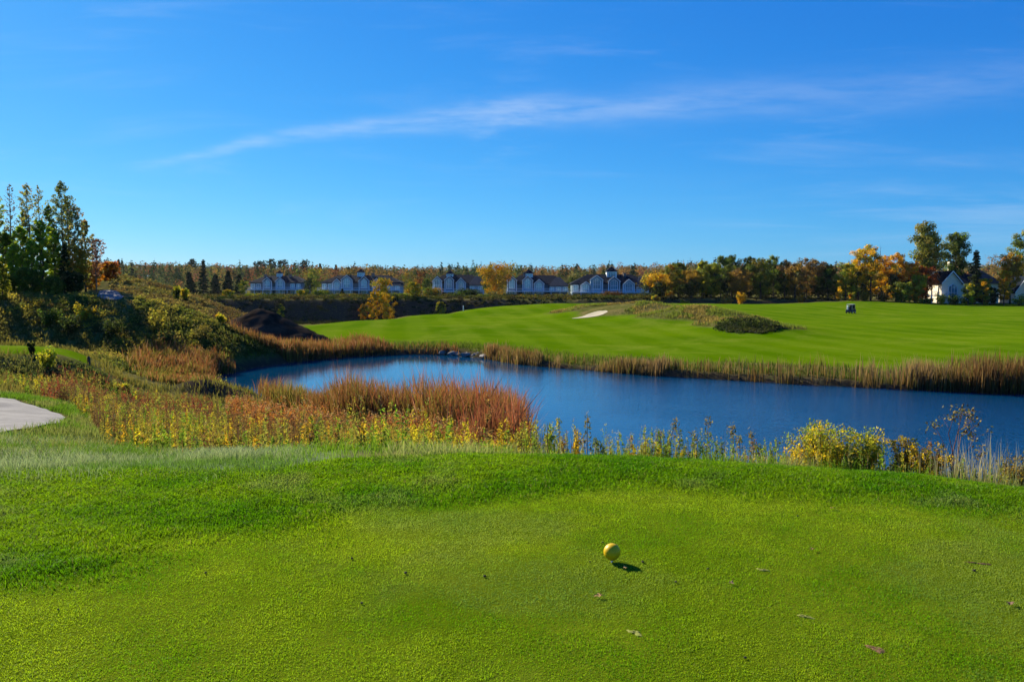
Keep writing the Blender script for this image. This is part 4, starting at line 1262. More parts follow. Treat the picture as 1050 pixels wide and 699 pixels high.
# wooded hill: one mass of crowns
r_ = np.random.default_rng(77)
nt = 3600
D_ = np.sqrt(r_.random(nt) * (760 ** 2 - 385 ** 2) + 385 ** 2); px_ = r_.uniform(60, 1120, nt)
x_ = (px_ - 525) / 800 * D_
keepm = ~((D_ < 400) & (px_ > 240) & (px_ < 670))
x_, D_, px_ = x_[keepm], D_[keepm], px_[keepm]
nt = len(x_); z_ = H(x_, D_)
th = r_.uniform(5.5, 13.0, nt) * (1 + .15 * (fbm(x_, D_, 60, 2) - .5)); tr = th * r_.uniform(.30, .46, nt)
mixv = fbm(x_ + 300, D_, 45.0, 3) + r_.normal(0, .15, nt) + sstep(150, 420, px_) * .10 - sstep(620, 760, px_) * .1 + (sstep(420, 600, D_) - .72) * .26 - .045
PALH = np.array([(.028, .042, .018), (.05, .065, .022), (.075, .085, .024), (.10, .095, .026), (.13, .09, .03), (.15, .075, .032), (.125, .06, .032), (.16, .10, .03)])
ci = np.clip(((mixv - .30) / .42 * len(PALH)).astype(int), 0, len(PALH) - 1)
tcol = jitter(PALH[ci], nt, .42, r_) * 1.85
nl = 90
d = unit(r_.normal(size=(nt, nl, 3))) * (r_.random((nt, nl, 1)) ** .35)
con = (ci == 0)
d[con, :, 2] *= 1.5
taper = np.where(con[:, None], np.clip(1 - (d[..., 2] + 1.2) / 2.7, .08, 1), 1)
P = np.stack([x_[:, None] + d[..., 0] * tr[:, None] * taper, D_[:, None] + d[..., 1] * tr[:, None] * taper, z_[:, None] + th[:, None] * .52 + d[..., 2] * th[:, None] * .46], -1).reshape(-1, 3)
ll = np.repeat(tr * .30, nl) * r_.uniform(.6, 1.3, nt * nl)
v, c4 = leaf_arrays(P, ll, ll * .7, jitter(np.repeat(tcol, nl, 0), nt * nl, .2, r_), r_, out=d.reshape(-1, 3))
tag(quads('wooded_hill', v, c4, M['far_leaf']), 'far hill covered in russet and green autumn woods', 'woods', kind='stuff')

# left clump
LC = 'trees of the clump on the left rise'
S70 = dict(group=LC)
LG = [(.26, .40, .025), (.19, .31, .025), (.34, .45, .025), (.14, .22, .02)]
DULL = [(.20, .22, .05), (.26, .23, .08), (.15, .17, .05)]
for i, (px, top, D, wd, pal, kd, base, nlf, lf, low, lab) in enumerate([
    (65, 184, 70, 24, [(.12, .16, .03), (.16, .19, .035), (.10, .13, .03)], 'column', .25, 1500, .15, .2, 'tall leafy poplar, tallest of the left clump'),
    (79, 209, 69, 21, DULL + [(.30, .2, .08)], 'column', .25, 900, .17, .0, 'thin leaved greyish tree right of the tall leafy poplar'),
    (34, 187, 71, 19, DULL, 'column', .3, 900, .15, -.2, 'thin bare topped poplar in the left clump, forked tip'),
    (43, 189, 72.5, 14, DULL, 'column', .3, 420, .15, .0, 'nearly bare poplar just behind the forked one'),
    (13, 186, 71, 13, [(.12, .09, .04)], 'column', .3, 240, .14, .0, 'bare thin tree at the outer side of the left clump'),
    (1, 197, 70, 18, LG[1:] + DULL, 'column', .25, 1100, .16, .2, 'half bare tree at the edge of the left clump'),
    (24, 232, 68, 19, LG, 'column', .04, 2500, .17, 0, 'bright green tree below the forked poplar'),
    (45, 226, 67.5, 20, LG, 'column', .04, 2900, .17, 0, 'broad bright green tree in the middle of the left clump'),
    (57, 236, 69, 16, LG, 'column', .04, 2000, .17, 0, 'green tree under the tall leafy poplar'),
    (8, 238, 69, 20, LG[1:] + MGRN, 'column', .04, 2400, .18, 0, 'dull green tree behind the short bright one, near the bare thin tree'),
    (34, 246, 66.5, 16, LG, 'column', .04, 1800, .16, 0, 'shorter bright green tree between the two taller bright ones'),
    (15, 250, 66.5, 15, LG[:2], 'column', .04, 1600, .16, 0, 'short bright green tree under the bare thin tree'),
    (73, 201, 71.5, 14, DULL + LG[3:], 'column', .2, 1300, .15, .1, 'dull slender tree close behind the tallest poplar'),
    (54, 208, 71, 15, LG[1:] + DULL, 'column', .15, 1500, .15, .1, 'greenish slender tree before the gap beside the tallest poplar'),
    (88, 224, 70.5, 16, DULL + OCHRE[3:], 'column', .12, 1300, .15, .0, 'olive slender tree sloping the clump down to the yellow rust tree'),
    (25, 214, 72, 15, LG[1:] + DULL, 'column', .15, 1300, .15, .1, 'green slender tree rising between the bare tree and the forked poplar'),
    (67, 250, 67, 19, DGRN, 'cone', .03, 3200, .17, 0, 'dark spruce shaped tree at the foot of the tall poplar'),
    (80, 252, 67.5, 21, GOLD[2:3] + OCHRE + ORNG[:1], 'egg', .1, 1900, .17, 0, 'yellow and rust tree at the end of the left clump'),
    (99, 245, 71, 17, [(.20, .10, .07), (.16, .09, .06)], 'vase', .3, 650, .15, 0, 'thin pinkish half bare tree next to the yellow rust tree'),
    (94, 269, 74, 20, ORNG + BRWN, 'egg', .08, 1900, .17, 0, 'orange brown shrubby tree beside the sandy track'),
    (112, 269, 82, 18, ORNG + RUSS, 'egg', .01, 1700, .18, 0, 'bright orange red maple beyond the sandy track'),
    (30, 275, 65.5, 22, MGRN, 'egg', .03, 1500, .19, 0, 'dark low tree in front of the bright green trees'),
    (56, 285, 65.2, 19, MGRN, 'egg', .03, 1100, .19, 0, 'dark low tree under the spruce shaped one'),
    (76, 280, 66.5, 20, DGRN + BRWN[3:], 'round', .03, 2000, .19, 0, 'dark low bushy tree at the track end of the clump'),
    (8, 282, 65.5, 19, MGRN, 'egg', .03, 1100, .19, 0, 'dark low tree at the outer edge of the clump'),
    (2, 268, 60.5, 15, [(.24, .24, .02), (.17, .19, .02)], 'egg', .04, 1300, .15, 0, 'yellow green bushy tree standing before the left clump'),
]):
    tree_px(px, top, D, wd, pal, lab, kind=kd, base=base, limbs=54 if kd != 'cone' else 44, n_leaf=int(nlf * 2.1), leaf=lf, clump=.22 if kd != 'cone' else .25, seed=400 + i, sparse_low=max(low, 0), girth=.010 if base > .2 else .013, bark='pale_bark' if base >= .25 else 'bark', **S70)

# single bushes on the left bank
LB = 'single bushes on the left bank'
for i, (px, D, wd, ht, pal, lab) in enumerate([
    (84, 57.5, 22, 16, YB[:2] + YGRN, 'yellow bush high on the left bank below the trees'),
    (160, 57, 24, 26, [(.20, .19, .03), (.26, .22, .03), (.12, .12, .02)], 'olive yellow bush on the steep face of the bank'),
    (50, 57, 20, 18, [(.06, .11, .015), (.08, .13, .02)], 'fresh green bush on the left bank above the shelf'),
    (205, 57.2, 20, 16, [(.13, .13, .03), (.17, .15, .03)], 'grey olive bush where the bank meets the reeds'),
    (225, 63, 10, 13, YB + YGRN, 'small yellow bush behind the ridge by the soil heap'),
    (181, 75, 9, 17, DGRN + YGRN[:1], 'upright dark green bush on the slope above the bank'),
    (189, 77, 9, 12, YB[:1] + YGRN, 'yellow bush beside the upright dark green one'),
    (30, 37.3, 8, 14, [(.04, .06, .014)], 'dark upright shrub on the green shelf'),
    (46, 35.5, 20, 22, YGRN + [(.13, .17, .03)], 'pale green bush below the green shelf'),
    (121, 35, 14, 9, YB[:1] + YGRN, 'yellow bush where the green shelf slopes down'),
    (113, 55.5, 24, 20, DGRN, 'dark bush in the hollow of the left bank'),
    (70, 55.8, 24, 20, DGRN, 'dark bush just above the green shelf'),
    (170, 55.0, 22, 18, DGRN + BRWN[3:], 'dark bush at the foot of the steep bank'),
    (318, 64.5, 9, 6, DGRN, 'round dark green tussock at the water edge beside the heap'),
]):
    bush_px(px, D, wd * 1.1, ht * 1.1, pal, lab, n_leaf=700, leaf=.12 if D < 50 else .17, seed=60 + i, group=LB, stems=8)
bush_px(294, 22.5, 15, 31, [(.06, .11, .03), (.08, .13, .035), (.10, .14, .05)], 'dark blue green upright bush among the weeds before the reeds', n_leaf=420, leaf=.09, seed=90, stems=8)

# near bushes against the water
NB = 'bushes on the pond side of the tee'
BRT = [(.62, .44, .015), (.50, .40, .02), (.24, .30, .025), (.42, .38, .025), (.30, .34, .03)]
bush_px(848, 8.35, 82, 62, BRT, 'large yellow bush on the tee edge against the water', n_leaf=6200, leaf=.027, seed=91, group=NB, puff=.2, stems=44, sink=.03)
bush_px(893, 8.3, 66, 56, BRT[1:] + [(.20, .26, .03)], 'greener bush grown into the side of the large yellow one', n_leaf=4600, leaf=.027, seed=96, group=NB, puff=.2, stems=34, sink=.03)
bush_px(815, 8.5, 30, 34, BRT[:2] + [(.3, .22, .05)], 'small yellow bush at the foot of the large yellow one', n_leaf=900, leaf=.025, seed=97, group=NB, puff=.24, stems=14, sink=.03)
bush_px(932, 8.2, 34, 62, [(.12, .14, .02), (.30, .24, .02), (.10, .08, .03)], 'narrow bush with dark seed tops beside the large yellow bush', n_leaf=1700, leaf=.025, seed=92, group=NB, stems=12, puff=.26, sink=.03)
bush_px(957, 8.0, 60, 44, [(.56, .40, .015), (.46, .34, .02)] + [(.16, .17, .02), (.2, .1, .03)], 'low yellow bush between the seed topped bush and the tall twiggy shrub', n_leaf=3000, leaf=.025, seed=93, group=NB, stems=26, puff=.22, sink=.03)
bush_px(1052, 7.3, 40, 42, [(.20, .16, .05), (.30, .22, .04), (.12, .12, .03)], 'brownish weedy bush at the end of the pond edge', n_leaf=1300, leaf=.024, seed=94, group=NB, stems=12, sink=.03)


def twig_shrub():
    r_ = np.random.default_rng(9)
    x, y, z = place(985, 7.9)
    s_ = 7.9 / FPX
    root = empty('twiggy_shrub', (x, y, z - .03), 'tall twiggy shrub with reddish bare stems and few pale leaves', 'bush')
    mb = MB(); E_ = []
    z0 = z - .03
    for px, py, t in [(975, 426, .012), (990, 420, .012), (1004, 432, .011), (1009, 446, .009), (968, 436, .008), (998, 424, .009), (1016, 468, .007)]:
        tipz = zp(7.9, py) - z0; tx = (px - 985) * s_
        p1 = np.array([tx * .10, r_.normal(0, .02), tipz * .42]); p2 = np.array([tx * .62, r_.normal(0, .05), tipz * .75]); p3 = np.array([tx, r_.normal(0, .08), tipz])
        mb.tube([(0, 0, -.1), tuple(p1), tuple(p2), tuple(p3)], [t * .5, t * .42, t * .3, t * .12], 5, False)
        for q in range(5):
            f = r_.uniform(.2, 1)
            b0 = p2 * (1 - f) + p3 * f
            b1 = b0 + np.array([r_.normal(0, .06), r_.normal(0, .06), r_.uniform(.03, .11)])
            mb.tube([tuple(b0), tuple(b1)], [t * .14, t * .06], 4, False); E_.append(b1)
        E_ += [p3, p3 * .9 + p2 * .1]
    mb.build('stem', plain('red_stem', (.16, .055, .035), .7, .2, 20), root)
    E_ = np.array(E_); n = 260
    P = E_[r_.integers(0, len(E_), n)] + r_.normal(0, .028, (n, 3))
    v, c4 = leaf_arrays(P, .036, .022, jitter(pick([(.20, .18, .08), (.12, .13, .04), (.28, .22, .10), (.10, .07, .04)], n, r_), n, .25, r_), r_)
    quads('foliage', v, c4, M['leaf'], root)


twig_shrub()

# weed stalks standing against the water, one by one
SG = 'weed stalks standing against the water'
WORD = ['first', 'second', 'third', 'fourth', 'fifth', 'sixth', 'seventh', 'eighth', 'ninth', 'tenth', 'eleventh', 'twelfth', 'thirteenth', 'fourteenth', 'fifteenth', 'sixteenth', 'seventeenth', 'eighteenth', 'nineteenth', 'twentieth']
stl = [(562, 431, 'g'), (574, 427, 'g'), (594, 440, 'y'), (603, 428, 'd'), (612, 448, 'g'), (620, 450, 'g'), (671, 444, 'd'), (680, 439, 'g'), (688, 430, 'd'), (700, 438, 'g'), (712, 446, 'd'), (727, 431, 'd'), (745, 452, 'g'), (756, 437, 'd'), (763, 444, 'y'), (771, 450, 'r'), (778, 441, 'd'), (785, 452, 'g'), (795, 450, 'g')]
DESC = {'g': 'leafy green weed stalk', 'y': 'yellowing weed stalk', 'd': 'dark topped weed stalk', 'r': 'reddish weed stalk'}
for i, (px, top, kd) in enumerate(stl):
    r_ = np.random.default_rng(600 + i)
    D = 8.9 + r_.uniform(-.25, .35)
    x, y, z = place(px, D)
    h = zp(D, top) - z
    lab = f"{DESC[kd]} at the pond edge, {WORD[i]} along from the reed bed"
    root = empty('weed_stalk', (x, y, z - .02), lab, 'weed', SG)
    ln = r_.normal(0, .05, 2)
    pts = [np.array([ln[0] * s_ ** 2, ln[1] * s_ ** 2, h * s_]) for s_ in (0, .35, .7, 1)]
    mb = MB(); mb.tube([tuple(p_) for p_ in pts], [.0055, .005, .004, .002], 5, False)
    mb.build('stem', M['stem'], root)
    n = 70
    t = .25 + .75 * r_.random(n)
    a = r_.random(n) * 6.283
    rad = .045 * (1.25 - .7 * t)
    P = np.column_stack([ln[0] * t ** 2 + np.cos(a) * rad, ln[1] * t ** 2 + np.sin(a) * rad, h * t + r_.normal(0, .01, n)])
    cs = {'g': [(.13, .17, .03), (.10, .14, .02)], 'y': [(.34, .26, .02), (.2, .19, .02)], 'd': [(.12, .14, .03), (.16, .12, .03)], 'r': [(.24, .10, .03), (.18, .13, .03)]}[kd]
    cc = pick(cs, n, r_)
    if kd == 'd':
        n2 = 26
        P2 = pts[-1] + r_.normal(0, 1, (n2, 3)) * np.array([.022, .022, .035]); P = np.concatenate([P, P2])
        cc = np.concatenate([cc, np.tile([[.20, .17, .06]], (n2, 1))])
    n = len(P)
    v, c4 = leaf_arrays(P, .05 * (.6 + .7 * r_.random(n)), .015, jitter(cc, n, .25, r_), r_)
    quads('foliage', v, c4, M['leaf'], root)

# ------------------------------------------------------------------ buildings
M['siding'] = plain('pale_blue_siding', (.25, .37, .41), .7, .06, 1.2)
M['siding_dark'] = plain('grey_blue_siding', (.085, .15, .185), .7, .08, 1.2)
M['trim'] = plain('white_trim', (.74, .79, .80), .55, .05, 2.0)
M['slate'] = plain('slate_roof', (.011, .017, .028), .95, .3, 1.6, spec=.05)
M['slate_pale'] = plain('pale_slate_roof', (.040, .048, .060), .95, .2, 1.6, spec=.05)  # slate in a paler grey, for the wings
M['brick'] = plain('chimney_brick', (.22, .16, .13), .85, .25, 5.0)
M['under'] = plain('dark_timber', (.09, .085, .08), .85, .2, 3.0)  # timber in a dark grey-brown
M['cream'] = plain('cream_render', (.80, .72, .56), .8, .05, 1.5)
M['brown_roof'] = plain('brown_roof', (.11, .085, .075), .95, .25, 2.0, spec=.05)


def glass_mat():
    m, n, out = new_mat('window_glass')
    pos = n.node('ShaderNodeTexCoord').outputs['Object']
    c = n.mix(n.noise(pos, .8, 3), (.12, .27, .33), (.22, .42, .48))  # pale blue of the reflected sky is put into the base colour
    principled(n, out, **{'Base Color': c, 'Roughness': .08, 'Specular IOR Level': .9, 'Metallic': .25})
    return m


M['glass'] = glass_mat()


def hip_roof(x0, x1, y0, y1, z0, z1, inset, over=.6, th=.25):
    """hipped roof with eaves: returns a builder"""
    mb = MB()
    x0 -= over; x1 += over; y0 -= over; y1 += over
    ym = (y0 + y1) / 2
    vs = [(x0, y0, z0), (x1, y0, z0), (x1, y1, z0), (x0, y1, z0), (x0 + inset, ym, z1), (x1 - inset, ym, z1)]
    lo = [(a, b, c - th) for a, b, c in vs[:4]]
    mb.add(vs + lo, [(0, 1, 5, 4), (1, 2, 5), (2, 3, 4, 5), (3, 0, 4), (9, 8, 7, 6), (6, 7, 1, 0), (7, 8, 2, 1), (8, 9, 3, 2), (9, 6, 0, 3)])
    return mb


def gable_roof_y(xc, hw, zeave, zpeak, y0, y1, over=.35, th=.22):
    mb = MB()
    sl = (zpeak - zeave) / hw
    xo = hw + over
    ze = zeave - over * sl
    mb.prism_y([(xc - xo, ze), (xc, zpeak), (xc + xo, ze), (xc + xo, ze + th * 1.3), (xc, zpeak + th * 1.3), (xc - xo, ze + th * 1.3)], y0, y1)
    return mb


def window(parent, x, z0, z1, w_, yface, name='window', cols=2, arch=0.0, rows=2):
    """glass with a white frame and bars; the front of the frame at yface"""
    h0 = z1 - z0
    out = [(x - w_ / 2, z0), (x + w_ / 2, z0), (x + w_ / 2, z1)] + ([(x, z1 + arch)] if arch else []) + [(x - w_ / 2, z1)]
    mb = MB(); mb.prism_y(out, yface + .06, yface + .14)
    g_ = mb.build(name, M['glass'], parent)
    f = MB(); t = max(.16, w_ * .07)
    f.box(x - w_ / 2 - t, x - w_ / 2, yface, yface + .16, z0 - t, z1)
    f.box(x + w_ / 2, x + w_ / 2 + t, yface, yface + .16, z0 - t, z1)
    f.box(x - w_ / 2, x + w_ / 2, yface, yface + .16, z0 - t, z0)
    if arch:
        f.prism_y([(x - w_ / 2 - t, z1), (x - w_ / 2, z1), (x, z1 + arch), (x + w_ / 2, z1), (x + w_ / 2 + t, z1), (x, z1 + arch + t * 1.4)], yface, yface + .16)
    else:
        f.box(x - w_ / 2 - t, x + w_ / 2 + t, yface, yface + .16, z1, z1 + t)
    for c in range(1, cols):
        xx = x - w_ / 2 + w_ * c / cols
        f.box(xx - t * .3, xx + t * .3, yface + .02, yface + .10, z0, z1 + (arch * .9 * (1 - abs(xx - x) / (w_ / 2)) if arch else 0))
    for q in range(1, rows):
        zz = z0 + h0 * q / rows
        f.box(x - w_ / 2, x + w_ / 2, yface + .03, yface + .11, zz - t * .3, zz + t * .3)
    fr = f.build('frame', M['trim'], g_)
    return g_


def chalet(label, px0, px1, D, base, eave, ridge, gables, cupola=None, chimneys=(), hips=(), seed=0):
    s_ = D / FPX
    pc = (px0 + px1) / 2
    X_ = lambda px: (px - pc) * s_
    x, y, z = place(pc, D)
    zb = zp(D, base)
    z = min(z, zb)
    root = empty('chalet', (U(pc) * D, D, z), label, 'chalet', 'chalets along the top of the bank')
    Zl = lambda py: zp(D, py) - z
    x0, x1 = X_(px0), X_(px1)
    ze, zr = Zl(eave), Zl(ridge)
    dep = 11.0
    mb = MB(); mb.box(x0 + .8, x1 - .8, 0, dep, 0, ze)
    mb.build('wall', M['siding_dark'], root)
    rf = hip_roof(x0 + .8, x1 - .8, 0, dep, ze + .02, zr, min((x1 - x0) * .22, 6.5)).build('roof', M['slate'], root)
    for px, top in chimneys:
        c = MB(); c.box(X_(px) - .55, X_(px) + .55, dep * .35, dep * .35 + 1.1, ze, Zl(top)); c.box(X_(px) - .7, X_(px) + .7, dep * .35 - .15, dep * .35 + 1.25, Zl(top), Zl(top) + .22)
        c.build('chimney', M['brick'], rf)
    for hp0, hp1, ev, rg in hips:                                        # lower wings with a paler hipped roof
        m2 = MB(); m2.box(X_(hp0) + .6, X_(hp1) - .6, -1.6, dep - 2, 0, Zl(ev)); wg = m2.build('wing', M['siding'], root)
        hip_roof(X_(hp0) + .6, X_(hp1) - .6, -1.6, dep - 2, Zl(ev) + .02, Zl(rg), min((hp1 - hp0) * s_ * .4, 4.5)).build('roof', M['slate_pale'], wg)
        n = max(2, int((hp1 - hp0) * s_ / 2.6))
        for k in range(n):
            window(wg, X_(hp0) + (k + .5) * (hp1 - hp0) * s_ / n, Zl(ev) * .46, Zl(ev) * .86, 1.3, -1.76)
    gx = []
    for k, (px, hw, pk, ev, proud) in enumerate(gables):
        g_ = MB(); xc, hwm = X_(px), hw * s_
        g_.prism_y([(xc - hwm, 0), (xc + hwm, 0), (xc + hwm, Zl(ev)), (xc, Zl(pk) - .3), (xc - hwm, Zl(ev))], -proud, 4.0)
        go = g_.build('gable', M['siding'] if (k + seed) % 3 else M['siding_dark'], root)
        gable_roof_y(xc, hwm, Zl(ev), Zl(pk) - .3, -proud - .45, 5.5).build('roof', M['slate'], go)
        barge = gable_roof_y(xc, hwm, Zl(ev) - .05, Zl(pk) - .36, -proud - .56, -proud - .454, .30, .24).build('bargeboard', M['trim'], go)
        top = Zl(ev)
        window(go, xc, top * .52, top * .98, hwm * 1.15, -proud - .18, cols=3, arch=(Zl(pk) - Zl(ev)) * .42, rows=2)
        window(go, xc, top * .08, top * .36, hwm * 1.1, -proud - .18, cols=3, rows=1)
        c = MB()
        for sx in (-1, 1): c.box(xc + sx * hwm - .14, xc + sx * hwm + .14, -proud - .05, -proud + .2, 0, Zl(ev))
        c.build('corner_board', M['trim'], go)
        gx.append((xc - hwm, xc + hwm))
    # windows between the gables
    xx = x0 + 2.0
    while xx < x1 - 1.6:
        if not any(a - 1.1 < xx < b + 1.1 for a, b in gx) and not any(X_(h0) - .8 < xx < X_(h1) + .8 for h0, h1, _, _ in hips):
            window(root, xx, ze * .50, ze * .86, 1.5, -.16)
            window(root, xx, ze * .08, ze * .30, 1.5, -.16, rows=1)
        xx += 2.5
    # deck on posts with a white railing
    zd = ze * .42
    proud = max([g_[4] for g_ in gables] + [1.8])
    d_ = MB(); d_.box(x0, x1, -proud - 2.2, -.02, zd - .22, zd); dk = d_.build('deck', M['trim'], root)
    n = max(4, int((x1 - x0) / 3.2))
    for k in range(n + 1):
        px_p = x0 + .2 + (x1 - x0 - .4) * k / n
        p_ = MB(); p_.box(px_p - .12, px_p + .12, -proud - 2.1, -proud - 1.86, -.6, zd - .22); p_.build('post', M['trim'], dk)
    rl = MB(); rl.box(x0, x1, -proud - 2.16, -proud - 2.06, zd + .95, zd + 1.05); rl.box(x0, x1, -proud - 2.15, -proud - 2.08, zd + .12, zd + .18)
    k = x0
    while k < x1:
        rl.box(k, k + .05, -proud - 2.14, -proud - 2.09, zd, zd + .95); k += .32
    rl.build('railing', M['trim'], dk)
    if cupola:
        px, hw, pk, ev, bt = cupola
        c = MB(); hwm = hw * s_
        c.box(X_(px) - hwm, X_(px) + hwm, dep / 2 - hwm, dep / 2 + hwm, Zl(bt) - 1.5, Zl(ev)); cu_ = c.build('cupola', M['trim'], root)
        r2 = MB(); o = hwm + .4; b = dep / 2
        r2.add([(X_(px) - o, b - o, Zl(ev)), (X_(px) + o, b - o, Zl(ev)), (X_(px) + o, b + o, Zl(ev)), (X_(px) - o, b + o, Zl(ev)), (X_(px), b, Zl(pk))], [(0, 1, 4), (1, 2, 4), (2, 3, 4), (3, 0, 4), (3, 2, 1, 0)])
        r2.build('roof', M['slate'], cu_)
        window(cu_, X_(px), Zl(bt), Zl(ev) - .25, hwm * 1.4, b - hwm - .16, cols=3, rows=1)
    return root


chalet('first chalet, farthest along the bank, twin gables under a long dark roof', 255, 314, 345, 300, 289.5, 282.5, [(275.5, 4.2, 284, 288.5, 1.6), (288.5, 4.2, 284, 288.5, 1.6)],
       (283.5, 2.6, 277, 280, 283), [(269.5, 281.5), (295, 281.5)], seed=0)
chalet('second chalet behind the yellow tree, four gables and a small cupola', 328, 412, 335, 303, 289.5, 282, [(346.5, 4.6, 285.5, 290.5, 1.4), (357, 5.4, 281.8, 287, 2.4), (374, 5.0, 282.5, 288, 1.4), (387, 4.2, 285, 290, 1.8)],
       (368, 3.4, 275.5, 279, 283), [(381, 280)], [(396, 412, 292, 286)], seed=1)
chalet('third chalet partly behind the large round golden tree', 441, 496, 320, 305, 290, 281.5, [(449, 4.4, 283, 288, 2.0), (461, 4.4, 282.5, 287, 1.6), (473, 4.6, 284.5, 290, 2.4)],
       (460.5, 3.6, 277, 280.5, 284), [], [(480, 497, 292, 283)], seed=2)
chalet('fourth chalet beyond the golden tree with a wide hipped end roof', 519, 583, 305, 304, 291, 282, [(525, 4.6, 283, 287.5, 2.4), (541, 5.0, 282, 287.5, 1.6), (552.5, 4.8, 286, 291, 2.6)],
       (542.5, 4.2, 275.5, 280, 284), [(538, 279.5)], [(562, 583, 293, 284)], seed=3)
chalet('fifth chalet, nearest the tree belt, largest with a tall cupola', 585, 668, 290, 306, 290.5, 281, [(600, 4.8, 288.5, 292.5, 2.6), (611, 6.0, 282, 287, 2.6), (629, 5.6, 283, 288.5, 1.8), (643.5, 5.6, 286, 291.5, 2.8)],
       (628.5, 5.2, 272.5, 278, 283.5), [(642, 280)], [(650, 668, 293, 283)], seed=4)


def house(label, D, pcx, base, gable, main, extra=None, deck=None, chim=None, arched=True):
    s_ = D / FPX
    x, y, z = place(pcx, D)
    z = min(z, zp(D, base))
    root = empty('house', (U(pcx) * D, D, z), label, 'house', 'cream houses beside the fairway')
    X_ = lambda px: (px - pcx) * s_
    Zl = lambda py: zp(D, py) - z
    gl, gr_, pk, ev = gable
    xc = (X_(gl) + X_(gr_)) / 2; hw = (X_(gr_) - X_(gl)) / 2
    g_ = MB(); g_.prism_y([(xc - hw, 0), (xc + hw, 0), (xc + hw, Zl(ev)), (xc, Zl(pk) - .25), (xc - hw, Zl(ev))], 0, 9)
    go = g_.build('gable', M['cream'], root)
    gable_roof_y(xc, hw, Zl(ev), Zl(pk) - .25, -.5, 11).build('roof', M['slate'], go)
    gable_roof_y(xc, hw, Zl(ev) - .05, Zl(pk) - .31, -.62, -.504, .3, .25).build('bargeboard', M['trim'], go)
    if arched:
        t = Zl(ev)
        window(go, xc + .3, t * .25, t * .80, hw * .85, -.18, cols=3, arch=.75, rows=2)
    ml, mr, mev, mrg = main
    b = MB(); b.box(X_(ml), X_(mr), 3.0, 15, 0, Zl(mev)); b.build('wall', M['cream'], root)
    rf = hip_roof(X_(ml), X_(mr), 3.0, 15, Zl(mev) + .02, Zl(mrg), 4.0).build('roof', M['slate'], root)
    if chim:
        c = MB(); c.box(X_(chim[0]) - .5, X_(chim[0]) + .5, 7.5, 8.5, Zl(mev), Zl(chim[1])); c.build('chimney', M['cream'], rf)
    for (a, bb, e2, r2) in extra or []:
        m2 = MB(); m2.box(X_(a), X_(bb), 1.5, 10, 0, Zl(e2)); wg = m2.build('wing', M['cream'], root)
        hip_roof(X_(a), X_(bb), 1.5, 10, Zl(e2) + .02, Zl(r2), 2.8).build('roof', M['brown_roof'], wg)
        window(wg, (X_(a) + X_(bb)) / 2, Zl(e2) * .3, Zl(e2) * .75, 1.6, 1.34)
    if deck:
        a, bb, zt = deck
        d_ = MB(); d_.box(X_(a), X_(bb), -3, -.02, Zl(zt) - .2, Zl(zt)); dk = d_.build('deck', M['trim'], root)
        for k in (0, .5, 1):
            p_ = MB(); xx = X_(a) + .15 + (X_(bb) - X_(a) - .3) * k; p_.box(xx - .12, xx + .12, -2.95, -2.7, -.8, Zl(zt) - .2); p_.build('post', M['trim'], dk)
        r2 = MB(); r2.box(X_(a), X_(bb), -2.97, -2.89, Zl(zt) + .85, Zl(zt) + .93)
        for k in range(14):
            xx = X_(a) + (X_(bb) - X_(a) - .06) * k / 13; r2.box(xx, xx + .05, -2.95, -2.91, Zl(zt), Zl(zt) + .85)
        r2.build('railing', M['trim'], dk)


house('cream house with an arched gable window under the tall poplars', 203, 985, 307, (965.5, 985.5, 277.5, 290), (983, 1010, 289, 272.5), [(1004, 1028, 290, 277)], (949, 967, 302.5), (991, 267.5))
house('cream house half behind the orange tree at the end of the fairway', 203, 1062, 308, (1041, 1062, 283, 299), (1050, 1095, 296, 276), [(1090, 1110, 296, 284)], None, (1075, 272))

# ------------------------------------------------------------------ golf cart
M['cart_body'] = plain('cart_paint', (.012, .022, .06), .5, .05, 3, spec=.2)
M['cart_white'] = plain('cart_white', (.75, .75, .74), .4, .03, 3)
M['black'] = plain('black_rubber', (.02, .02, .02), .8, .1, 8)
M['steel'] = plain('steel', (.5, .5, .5), .35, .05, 8, metallic=.9)
M['seat'] = plain('seat_vinyl', (.06, .06, .06), .6, .05, 8)
cx_, cy_, cz_ = place(873, 150)
cart = empty('golf_cart', (cx_, cy_, cz_), 'dark blue golf cart with a white roof parked on the fairway', 'golf cart', None, R(48))
b = MB()
b.prism_y([(-1.15, .28), (1.15, .28), (1.22, .55), (1.05, .82), (.55, .90), (.45, .40), (-.35, .40), (-.40, .72), (-1.12, .74), (-1.2, .5)], -.58, .58)
b.build('body', M['cart_body'], cart, bevel=.04)
b = MB(); b.box(-.8, .70, -.55, .55, 1.72, 1.79); b.build('canopy', M['cart_white'], cart, bevel=.03)
for px_p, lean in ((-.92, 0), (.66, .22)):
    for sy in (-.53, .53):
        b = MB(); b.tube([(px_p + lean, sy, .7), (px_p, sy, 1.73)], [.022, .022], 6); b.build('post', M['steel'], cart)
b = MB(); b.box(-.42, .12, -.54, .54, .72, .86); b.build('seat', M['seat'], cart, bevel=.03)
b = MB(); b.box(-.54, -.43, -.54, .54, .86, 1.28); b.build('backrest', M['seat'], cart, bevel=.03)
b = MB(); b.add([(.86, -.5, .92), (.86, .5, .92), (.69, .5, 1.68), (.69, -.5, 1.68), (.875, -.5, .92), (.875, .5, .92), (.705, .5, 1.68), (.705, -.5, 1.68)], [(0, 1, 2, 3), (7, 6, 5, 4), (0, 3, 7, 4), (1, 5, 6, 2), (3, 2, 6, 7), (0, 4, 5, 1)]); b.build('windscreen', M['black'], cart)
b = MB(); b.tube([(.62, .27, .85), (.42, .27, 1.08)], [.02, .02], 6); st = b.build('steering_column', M['black'], cart)
b = MB()
